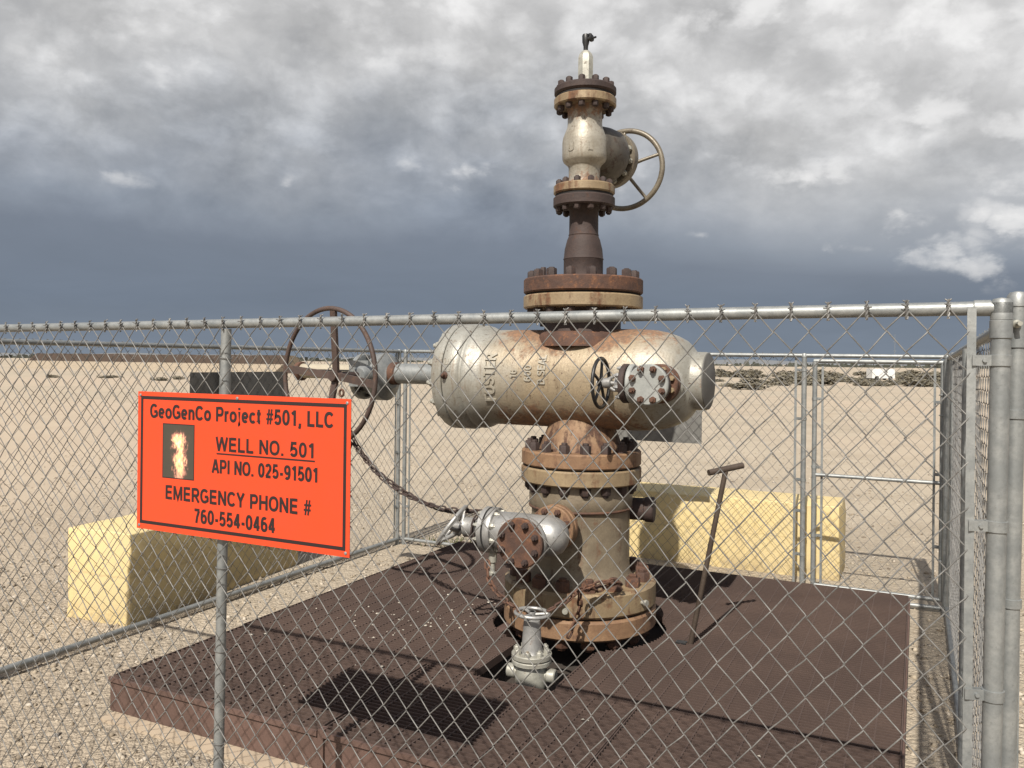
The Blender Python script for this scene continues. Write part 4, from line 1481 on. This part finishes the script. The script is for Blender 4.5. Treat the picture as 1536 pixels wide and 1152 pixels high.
def handwheel(c, axis, Rr, r, nsp, dish, mat, phase=0.0, hub_r=.03, hub_h=.05, spoke_r=.01, label=None, flat=1.0, bars=False):
    """rim (the part) with spokes and hub; the hub sits `dish` behind the rim along the axis"""
    a, u, v = frame(axis)
    c = Vector(c)
    rim = MB().ring(c, axis, Rr, r, 64, 12).build('handwheel', mat, wh)
    if label:
        rim['label'] = label
    hc = c + a * dish
    MB().lathe([(hub_r * .9, -hub_h / 2), (hub_r, -hub_h / 2 + .004), (hub_r, hub_h / 2 - .004), (hub_r * .9, hub_h / 2)], hc, axis, 20).build('hub', mat, rim)
    for i in range(nsp):
        g = 2 * math.pi * i / nsp + phase
        d_ = u * math.cos(g) + v * math.sin(g)
        if bars:
            p0, p1 = hc + d_ * hub_r * .8, c + d_ * (Rr - r * .3)
            ax_ = (p1 - p0).normalized()
            sd = a.cross(ax_).normalized()
            b_ = MB().obox((p0 + p1) / 2, (ax_, sd, ax_.cross(sd)), ((p1 - p0).length / 2, spoke_r * 1.5, spoke_r * .6))
        else:
            b_ = MB().tube([hc + d_ * hub_r * .8, hc * .5 + c * .5 + d_ * (Rr * .55) + a * dish * .12, c + d_ * (Rr - r * .3)], [spoke_r * 1.15, spoke_r, spoke_r * .95], 10)
        b_.build('spoke', mat, rim)
    return rim


# big wheel in front of the gear operator
handwheel(C(-1.470, -.49, 1.597), (.19, .98, 0), .415, .0150, 4, .060, M['wheel_brown'], .10, .034, .07, .0155, 'large brown spoked handwheel', bars=True)
MB().tube([C(-1.455, -.43, 1.600), C(-1.425, -.09, 1.600)], .024, 16).build('drive_shaft', M['rust_dark'], wh)

# flange pair above the big valve
f5 = flange(M['flange_tan'], 2.008, 2.084, .348, 'tan upper flange below the rusty one')
f6 = flange(M['rust'], 2.096, 2.182, .348, 'dark rusty flange under the reducer')
MB().disc(C(0, 0, 0), UZ, .322, 2.07, 2.11, 60, .001).build('gasket', M['dark_gasket'], wh)
studs(f6, C(0, 0, 0), UZ, .300, 16, 2.182, 2.008, .030, .042, M['rust_dark'], .35, .006, long_at=11, long_len=.052)
# reducer
MB().lathe([(.128, 2.178), (.119, 2.192), (.115, 2.21), (.115, 2.296), (.1185, 2.302), (.115, 2.309), (.110, 2.36), (.096, 2.415), (.087, 2.436), (.089, 2.443), (.0855, 2.450), (.0845, 2.58), (.10, 2.604)], C(0, 0, 0), UZ, 48).build('reducer', M['rust_dark'], wh)
# small valve on top
f7 = flange(M['rust_dark'], 2.602, 2.664, .180, 'dark brown flange under the top valve', n=56)
f8 = flange(M['flange_tan'], 2.678, 2.732, .179, 'tan flange of the top valve', n=56)
MB().disc(C(0, 0, 0), UZ, .166, 2.66, 2.682, 48, .001).build('gasket', M['dark_gasket'], wh)
studs(f8, C(0, 0, 0), UZ, .150, 12, 2.732, 2.602, .020, .026, M['rust_dark'], .2, .006)
tv = MB()
tv.lathe([(.112, 2.728), (.098, 2.745), (.092, 2.77), (.092, 2.835), (.099, 2.850), (.122, 2.870), (.129, 2.885), (.131, 2.91), (.131, 2.985), (.127, 3.01), (.114, 3.045), (.104, 3.07), (.101, 3.09), (.101, 3.17), (.112, 3.19)], C(0, 0, 0), UZ, 64)
tv.build('top_valve_body', M['valve_top'], wh)
uz = 2.955
# bonnet of the top valve points away from the road
MB().lathe([(.10, .0), (.135, .06), (.155, .12), (.165, .18), (.168, .23), (.160, .255), (.150, .27)], C(0.02, 0, uz), (0.06, 1, 0), 56).build('top_valve_bonnet', M['bonnet_shade'], wh)
bfl = MB().disc(C(.02, 0, uz), (0.06, 1, 0), .176, .300, .368, 56, .008).build('bonnet_flange', M['wheel_gold'], wh)
studs(bfl, C(.02, 0, uz), (0.06, 1, 0), .150, 12, None, .300, .018, .024, M['pale_silver'], .4, .010)
MB().lathe([(.12, .368), (.09, .41), (.05, .43), (.03, .45), (.028, .62)], C(.02, 0, uz), (0.06, 1, 0), 32).build('stem_housing', M['valve_top'], wh)
handwheel(C(.040, .62, 2.955), (0.03, 1, 0), .252, .0175, 5, -.05, M['wheel_gold'], .30, .034, .06, .011, 'tan five-spoke handwheel of the top valve')
tl_ = MB()
letters(tl_, 'U', -.024, .024, .050, lambda x, y, l: C((.131 + l) * math.sin((x - .035) / .131), -(.131 + l) * math.cos((x - .035) / .131), 2.912 + y), wd=.13, thick=.004)
letters(tl_, 'L', .10, .13, .050, lambda x, y, l: C((.131 + l) * math.sin((x - .035) / .131), -(.131 + l) * math.cos((x - .035) / .131), 2.912 + y), wd=.13, thick=.004)
tl_.build('lettering', M['valve_top'], wh, angle=50)
f9 = flange(M['flange_tan'], 3.188, 3.241, .182, 'tan top flange with dark run marks', n=56)
f10 = flange(M['rust_dark'], 3.257, 3.305, .181, 'dark brown blind flange on top', n=56, ch=.010)
MB().disc(C(0, 0, 0), UZ, .168, 3.237, 3.262, 48, .001).build('gasket', M['dark_gasket'], wh)
studs(f10, C(0, 0, 0), UZ, .150, 12, 3.305, 3.188, .020, .028, M['rust_dark'], .45, .004)
MB().lathe([(.050, 3.30), (.050, 3.345), (.0465, 3.35), (.0465, 3.478), (.040, 3.50), (.022, 3.522), (.012, 3.524)], C(0, 0, 0), UZ, 8).build('top_cap', M['pale_silver'], wh, angle=25)
MB().lathe([(.013, 3.52), (.014, 3.55), (.021, 3.575), (.022, 3.612), (.019, 3.620)], C(0, 0, 0), UZ, 16).lathe([(.012, .0), (.012, .03), (.02, .032), (.02, .045), (.006, .05), (.006, .07)], C(0, 0, 3.59), (1, -.2, 0), 10).nut(C(.03, -.01, 3.605), (0, 0, 1), .012, .012).build('bleed_valve', M['black_iron'], wh)

# ---- side outlet with a blind flange on the big valve's front
bx, bz = -1.196 - WX, 1.593
nz = MB()
nz.lathe([(.095, .250), (.075, .275), (.060, .30), (.058, .345)], C(bx, 0, bz), (0, -1, 0), 28)
nz.build('outlet_nozzle', M['valve'], wh)
sf = MB()
sf.disc(C(bx, 0, bz), (0, -1, 0), .102, .335, .370, 36, .005)
sf.disc(C(bx, 0, bz), (0, -1, 0), .102, .376, .408, 36, .005)
sfo = sf.build('side_flange', M['rust'], wh)
for i in range(8):
    g = 2 * math.pi * (i + .5) / 8
    MB().nut(C(bx + .08 * math.cos(g), -.335, bz + .08 * math.sin(g)), (0, 1, 0), .015, .02, .012, i).build('nut', M['flange_tan'], sfo)
    MB().nut(C(bx + .08 * math.cos(g), -.408, bz + .08 * math.sin(g)), (0, -1, 0), .015, .018, .0, i).build('nut', M['flange_tan'], sfo)
MB().lathe([(.06, .405), (.075, .43), (.08, .47), (.078, .50), (.062, .525)], C(bx, 0, bz), (0, -1, 0), 30).build('side_valve_body', M['rust_dark'], wh)
bl = MB().disc(C(bx, 0, bz), (0, -1, 0), .100, .520, .555, 44, .005).build('side_flange', M['rust_dark'], wh)
bl2 = MB().disc(C(bx, 0, bz), (0, -1, 0), .103, .561, .592, 44, .006).build('blind_flange', M['grey_paint'], wh)
bl2['label'] = 'grey blind flange with rusty nuts'
studs(bl2, C(bx, 0, bz), (0, -1, 0), .081, 8, .592, None, .0175, .022, M['rust'], .5, .012)
ay = -.465
MB().lathe([(.07, -.06), (.066, -.10), (.066, -.12)][::-1], C(bx, ay, bz), (1, 0, 0), 26).build('bonnet_neck', M['rust_dark'], wh)
MB().disc(C(bx, ay, bz), (1, 0, 0), .100, -.128, -.100, 40, .005).build('bonnet_flange', M['grey_paint'], wh)
b2_ = MB().disc(C(bx, ay, bz), (1, 0, 0), .101, -.165, -.134, 40, .005).build('bonnet_flange', M['rust_dark'], wh)
for i in range(8):
    g = 2 * math.pi * (i + .3) / 8
    MB().nut(C(bx - .165, ay + .08 * math.cos(g), bz + .08 * math.sin(g)), (-1, 0, 0), .014, .018, .01, i).build('nut', M['silver'], b2_)
yk = MB()
yk.lathe([(.045, -.20), (.05, -.165)], C(bx, ay, bz), (1, 0, 0), 18)
for sg_ in (-1, 1):
    yk.tube([C(bx - .165, ay - .01, bz + sg_ * .038), C(bx - .21, ay - .01, bz + sg_ * .036), C(bx - .245, ay, bz + sg_ * .02)], .009, 10)
yk.lathe([(.012, -.31), (.012, -.16)], C(bx, ay, bz), (1, 0, 0), 12)
yk.lathe([(.026, -.272), (.028, -.262), (.028, -.235), (.024, -.23)], C(bx, ay, bz), (1, 0, 0), 16)
yk.nut(C(bx - .205, ay, bz), (1, 0, 0), .02, .016)
yk.build('yoke', M['silver'], wh)
handwheel(C(bx - .287, ay, bz), (1, 0, 0), .128, .0095, 5, .0, M['black_iron'], .2, .022, .03, .008, 'small black handwheel of the side valve')

# ---- silver gate valve low on the spool
lz = .797
lo = MB().disc(C(0, 0, lz), (0, -1, 0), .125, .345, .385, 44, .006).disc(C(0, 0, lz), (0, -1, 0), .125, .392, .430, 44, .006).lathe([(.09, .25), (.088, .35)], C(0, 0, lz), (0, -1, 0), 30).build('outlet_flange', M['flange_rust'], wh)
for i in range(8):
    g = 2 * math.pi * (i + .5) / 8
    MB().nut(C(.1 * math.cos(g), -.43, lz + .1 * math.sin(g)), (0, -1, 0), .018, .022, .01, i).build('nut', M['rust'], lo)
    MB().nut(C(.1 * math.cos(g), -.345, lz + .1 * math.sin(g)), (0, 1, 0), .018, .022, .01, i).build('nut', M['rust'], lo)
lv = MB()
lv.lathe([(.078, .43), (.078, .775)], C(0, 0, lz), (0, -1, 0), 40)
by = -.60
lv.lathe([(.098, -.235), (.102, -.22), (.104, -.12), (.104, .06), (.098, .10), (.080, .135), (.05, .155), (.012, .162)], C(0, by, lz), (1, 0, 0), 44)
lv.lathe([(.118, -.272), (.122, -.266), (.122, -.240), (.118, -.234)], C(0, by, lz), (1, 0, 0), 44)
lv.lathe([(.125, .770), (.128, .775), (.128, .795), (.125, .80)], C(0, 0, lz), (0, -1, 0), 44)
lv.build('gate_valve_body', M['silver'], wh)
lb2 = MB().disc(C(0, 0, lz), (0, -1, 0), .125, .806, .836, 48, .006).build('blind_flange', M['rust'], wh)
lb2['label'] = 'brown rusty blind flange on the silver valve'
studs(lb2, C(0, 0, lz), (0, -1, 0), .098, 8, .836, None, .018, .020, M['rust_dark'], .5, .010)
lbn = MB()
lbn.lathe([(.122, -.305), (.122, -.28)], C(0, by, lz), (1, 0, 0), 44)
lbn.lathe([(.055, -.43), (.053, -.42), (.055, -.33), (.075, -.305)], C(0, by, lz), (1, 0, 0), 32)
lbn.lathe([(.02, -.52), (.02, -.43)], C(0, by, lz), (1, 0, 0), 16)
lbo = lbn.build('valve_bonnet', M['silver'], wh)
for i in range(8):
    g = 2 * math.pi * (i + .5) / 8
    MB().nut(C(-.305, by + .098 * math.cos(g), lz + .098 * math.sin(g)), (-1, 0, 0), .015, .02, .012, i).build('nut', M['pale_silver'], lbo)
    MB().nut(C(-.234, by + .098 * math.cos(g), lz + .098 * math.sin(g)), (1, 0, 0), .015, .02, .008, i).build('nut', M['pale_silver'], lbo)
handwheel(C(-.520, by, lz), (.78, .22, -.58), .125, .0115, 3, .045, M['silver'], .9, .026, .05, .012, 'silver three-spoke handwheel of the low valve')
MB().lathe([(.022, .0), (.022, .05), (.014, .055), (.014, .10), (.02, .105), (.02, .12)], C(-.255, by - .02, lz - .115), (0, 0, -1), 12).build('drain_fitting', M['pale_silver'], wh)
MB().lathe([(.065, .20), (.065, .345), (.072, .350), (.074, .395), (.068, .402)], C(0, .10, .845), (1, .15, 0), 32).build('capped_stub', M['rust_dark'], wh)
# matching outlet on the far side
MB().lathe([(.09, .25), (.088, .36)], C(0, 0, lz + .0), (0, 1, 0), 30).disc(C(0, 0, lz), (0, 1, 0), .125, .36, .40, 44, .006).disc(C(0, 0, lz), (0, 1, 0), .125, .406, .445, 44, .006).build('outlet_flange', M['rust_dark'], wh)
MB().lathe([(.012, 0), (.012, .03), (.018, .032), (.018, .045)], C(.43 * math.cos(R(-18)), .43 * math.sin(R(-18)), .385), (math.cos(R(-18)), math.sin(R(-18)), 0), 10).build('grease_fitting', M['pale_silver'], wh)
MB().lathe([(.012, 0), (.012, .03), (.016, .032), (.016, .045)], C(.43 * math.cos(R(-78)), .43 * math.sin(R(-78)), .375), (math.cos(R(-78)), math.sin(R(-78)), 0), 10).build('grease_fitting', M['pale_silver'], wh)

# ------------------------------------------------------------------ small upright valve in the slot
VX, VY = -1.690, 3.690
gv = thing('gate_valve', 'small silver upright gate valve standing in the platform slot', 'valve', (VX, VY, .02))
g_ = MB()
g_.lathe([(.05, .02), (.05, .06), (.075, .09), (.082, .16), (.075, .200), (.07, .222)], (VX, VY, 0), UZ, 36)
g_.lathe([(.028, -.125), (.034, -.12), (.034, -.085), (.028, -.08), (.028, .08), (.034, .085), (.034, .12), (.028, .125)], (VX, VY, .172), (1, .1, 0), 20)
g_.build('body', M['pale_silver'], gv)
gf = MB().disc((VX, VY, 0), UZ, .098, .222, .246, 44, .004).disc((VX, VY, 0), UZ, .099, .250, .276, 44, .004).build('flange', M['pale_silver'], gv)
for i in range(8):
    g = 2 * math.pi * (i + .2) / 8
    MB().nut((VX + .077 * math.cos(g), VY + .077 * math.sin(g), .276), UZ, .0155, .022, .006, i).build('bolt', M['pale_silver'], gf)
MB().lathe([(.060, .274), (.054, .286), (.050, .30), (.041, .425), (.040, .433), (.018, .440), (.014, .475)], (VX, VY, 0), UZ, 36).build('bonnet', M['silver'], gv)
b_ = MB().ring((VX, VY, .466), (.04, .02, 1), .082, .0095, 48, 10)
for i in range(3):
    g = 2 * math.pi * i / 3 + .4
    b_.tube([(VX, VY, .460), (VX + .08 * math.cos(g), VY + .08 * math.sin(g), .466)], .008, 8)
b_.lathe([(.018, .452), (.018, .475)], (VX, VY, 0), UZ, 14)
b_.build('handwheel', M['silver'], gv)

# ------------------------------------------------------------------ leaning T-handle valve key
kb, kt = Vector((-1.096, 4.45, .165)), Vector((-.915, 4.45, 1.135))
vk = thing('valve_key', 'brown T-handled valve key leaning upright from a hole in the grating', 'valve key', kb)
MB().tube([kb, kt], [.0138, .0138], 14).build('rod', M['steel_key'], vk)
MB().tube([kt + Vector((-.075, -.07, -.012)), kt + Vector((.075, .07, .022))], .0165, 16).build('handle', M['steel_key'], vk)
MB().obox(kb + Vector((-.045, -.01, .012)), ((1, 0, 0), (0, 1, 0), UZ), (.028, .022, .012)).build('socket', M['black_iron'], vk, smooth=False)

# ------------------------------------------------------------------ chains


def catmull(pts, step):
    P_ = [Vector(p) for p in pts]
    P_ = [P_[0] * 2 - P_[1]] + P_ + [P_[-1] * 2 - P_[-2]]
    out_ = []
    for i in range(1, len(P_) - 2):
        for q in range(24):
            t = q / 24
            a, b2, c2, d2 = P_[i - 1:i + 3]
            out_.append(.5 * ((2 * b2) + (c2 - a) * t + (2 * a - 5 * b2 + 4 * c2 - d2) * t * t + (3 * b2 - a - 3 * c2 + d2) * t ** 3))
    out_.append(P_[-2])
    res, acc_ = [out_[0]], 0
    for a, b2 in zip(out_, out_[1:]):
        L = (b2 - a).length
        while acc_ + L >= step:
            t = (step - acc_) / L
            a = a + (b2 - a) * t
            res.append(a)
            L = (b2 - a).length
            acc_ = 0
        acc_ += L
    return res


def chain_links(b_, pts, ln=.050, wd=.030, r=.0052, twist=0.0):
    ps = catmull(pts, ln - 2.2 * r)
    for i in range(len(ps) - 1):
        c_ = (ps[i] + ps[i + 1]) / 2
        t = (ps[i + 1] - ps[i]).normalized()
        _, u, v = frame(t)
        ang = (i % 2) * math.pi / 2 + twist + rng.uniform(-.25, .25)
        s_ = u * math.cos(ang) + v * math.sin(ang)
        hl, hw = ln / 2 - r, wd / 2 - r
        loop = []
        for q in range(12):
            g = 2 * math.pi * q / 12
            lx = math.cos(g) * hw + (hl - hw) * (1 if math.cos(g) > 1e-6 else -1 if math.cos(g) < -1e-6 else 0)
            loop.append(c_ + t * lx + s_ * (math.sin(g) * hw))
        b_.tube(loop, r, 6, closed=True)


ch = MB()
p_chain = [(-3.10, 4.045, 1.255), (-3.00, 4.05, 1.14), (-2.86, 4.04, 1.02), (-2.70, 4.03, .935), (-2.52, 4.02, .885), (-2.36, 4.01, .868), (-2.20, 4.00, .872), (-2.09, 3.98, .872)]
chain_links(ch, p_chain)
chain_links(ch, [(p[0] + .012, p[1] + .03, p[2] - .012 * (1 + math.sin(i * 1.7))) for i, p in enumerate(p_chain)], twist=.6)
# loop round the wheel rim and round the valve bonnet
chain_links(ch, [(-3.10, 4.045, 1.255), (-3.135, 4.00, 1.265), (-3.15, 4.04, 1.30), (-3.12, 4.09, 1.29), (-3.085, 4.07, 1.25)])
chain_links(ch, [(-2.09, 3.98, .872), (-2.12, 3.90, .868), (-2.12, 3.845, .80), (-2.11, 3.86, .73), (-2.10, 3.95, .715), (-2.09, 4.0, .76)])
tag(ch.build('chain', M['rust_dark'], None, (-2.6, 4.03, .9)), 'rusty doubled chain hanging from the big handwheel to the silver valve', 'chain')
ch = MB()
chain_links(ch, [(-2.00, 3.80, .665), (-1.97, 3.755, .59), (-1.91, 3.72, .54), (-1.84, 3.69, .508), (-1.77, 3.67, .485), (-1.73, 3.62, .480)], .060, .036, .0062)
chain_links(ch, [(-1.62, 3.72, .478), (-1.57, 3.82, .505), (-1.56, 3.95, .525), (-1.545, 4.04, .522), (-1.50, 4.12, .500), (-1.44, 4.21, .53), (-1.42, 4.29, .48)], .060, .036, .0062)
chain_links(ch, [(-1.555, 3.98, .515), (-1.57, 4.02, .42), (-1.60, 4.03, .34), (-1.63, 4.00, .255)], .060, .036, .0062)
chain_links(ch, [(-1.545, 4.04, .522), (-1.48, 4.11, .545), (-1.43, 4.18, .54), (-1.41, 4.24, .51)], .060, .036, .0062)
tag(ch.build('chain', M['rust'], None, (-1.7, 3.9, .4)), 'orange rusty chain draped over the small upright valve and the base flange', 'chain')
# padlock on the upper chain
pk = Vector((-3.055, 4.02, 1.205))
pd = thing('padlock', 'small dark padlock at the upper end of the rusty doubled chain', 'padlock', pk)
MB().obox(pk + Vector((0, -.01, -.012)), ((.9, 0, -.43), (0, 1, 0), (.43, 0, .9)), (.020, .011, .020)).build('body', M['black_iron'], pd)
MB().tube([pk + Vector((-.012, -.01, .008)), pk + Vector((-.012, -.01, .03)), pk + Vector((0, -.01, .042)), pk + Vector((.012, -.01, .03)), pk + Vector((.012, -.01, .008))], .004, 8).build('shackle', M['galv'], pd)
# rusty hook with faded tag below the gear operator
hk = Vector((-3.09, 3.98, 1.50))
th_ = thing('hanging_tag', 'rusty ring with a faded red tag hanging under the big handwheel hub', 'tag', hk)
MB().ring(hk, (.3, 1, 0), .020, .007, 20, 8, 1.0).build('ring', M['rust'], th_)
MB().obox(hk + Vector((.005, 0, -.10)), ((1, 0, .1), (0, 1, 0), (-.1, 0, 1)), (.016, .001, .045)).build('tag', M['red_tag'], th_, smooth=False)
MB().tube([hk + Vector((0, 0, -.018)), hk + Vector((.004, 0, -.058))], .002, 5).build('wire', M['galv_wire'], th_)
MB().tube([hk + Vector((0, 0, .018)), hk + Vector((-.02, .03, .09))], .003, 5).build('wire', M['galv_wire'], th_)
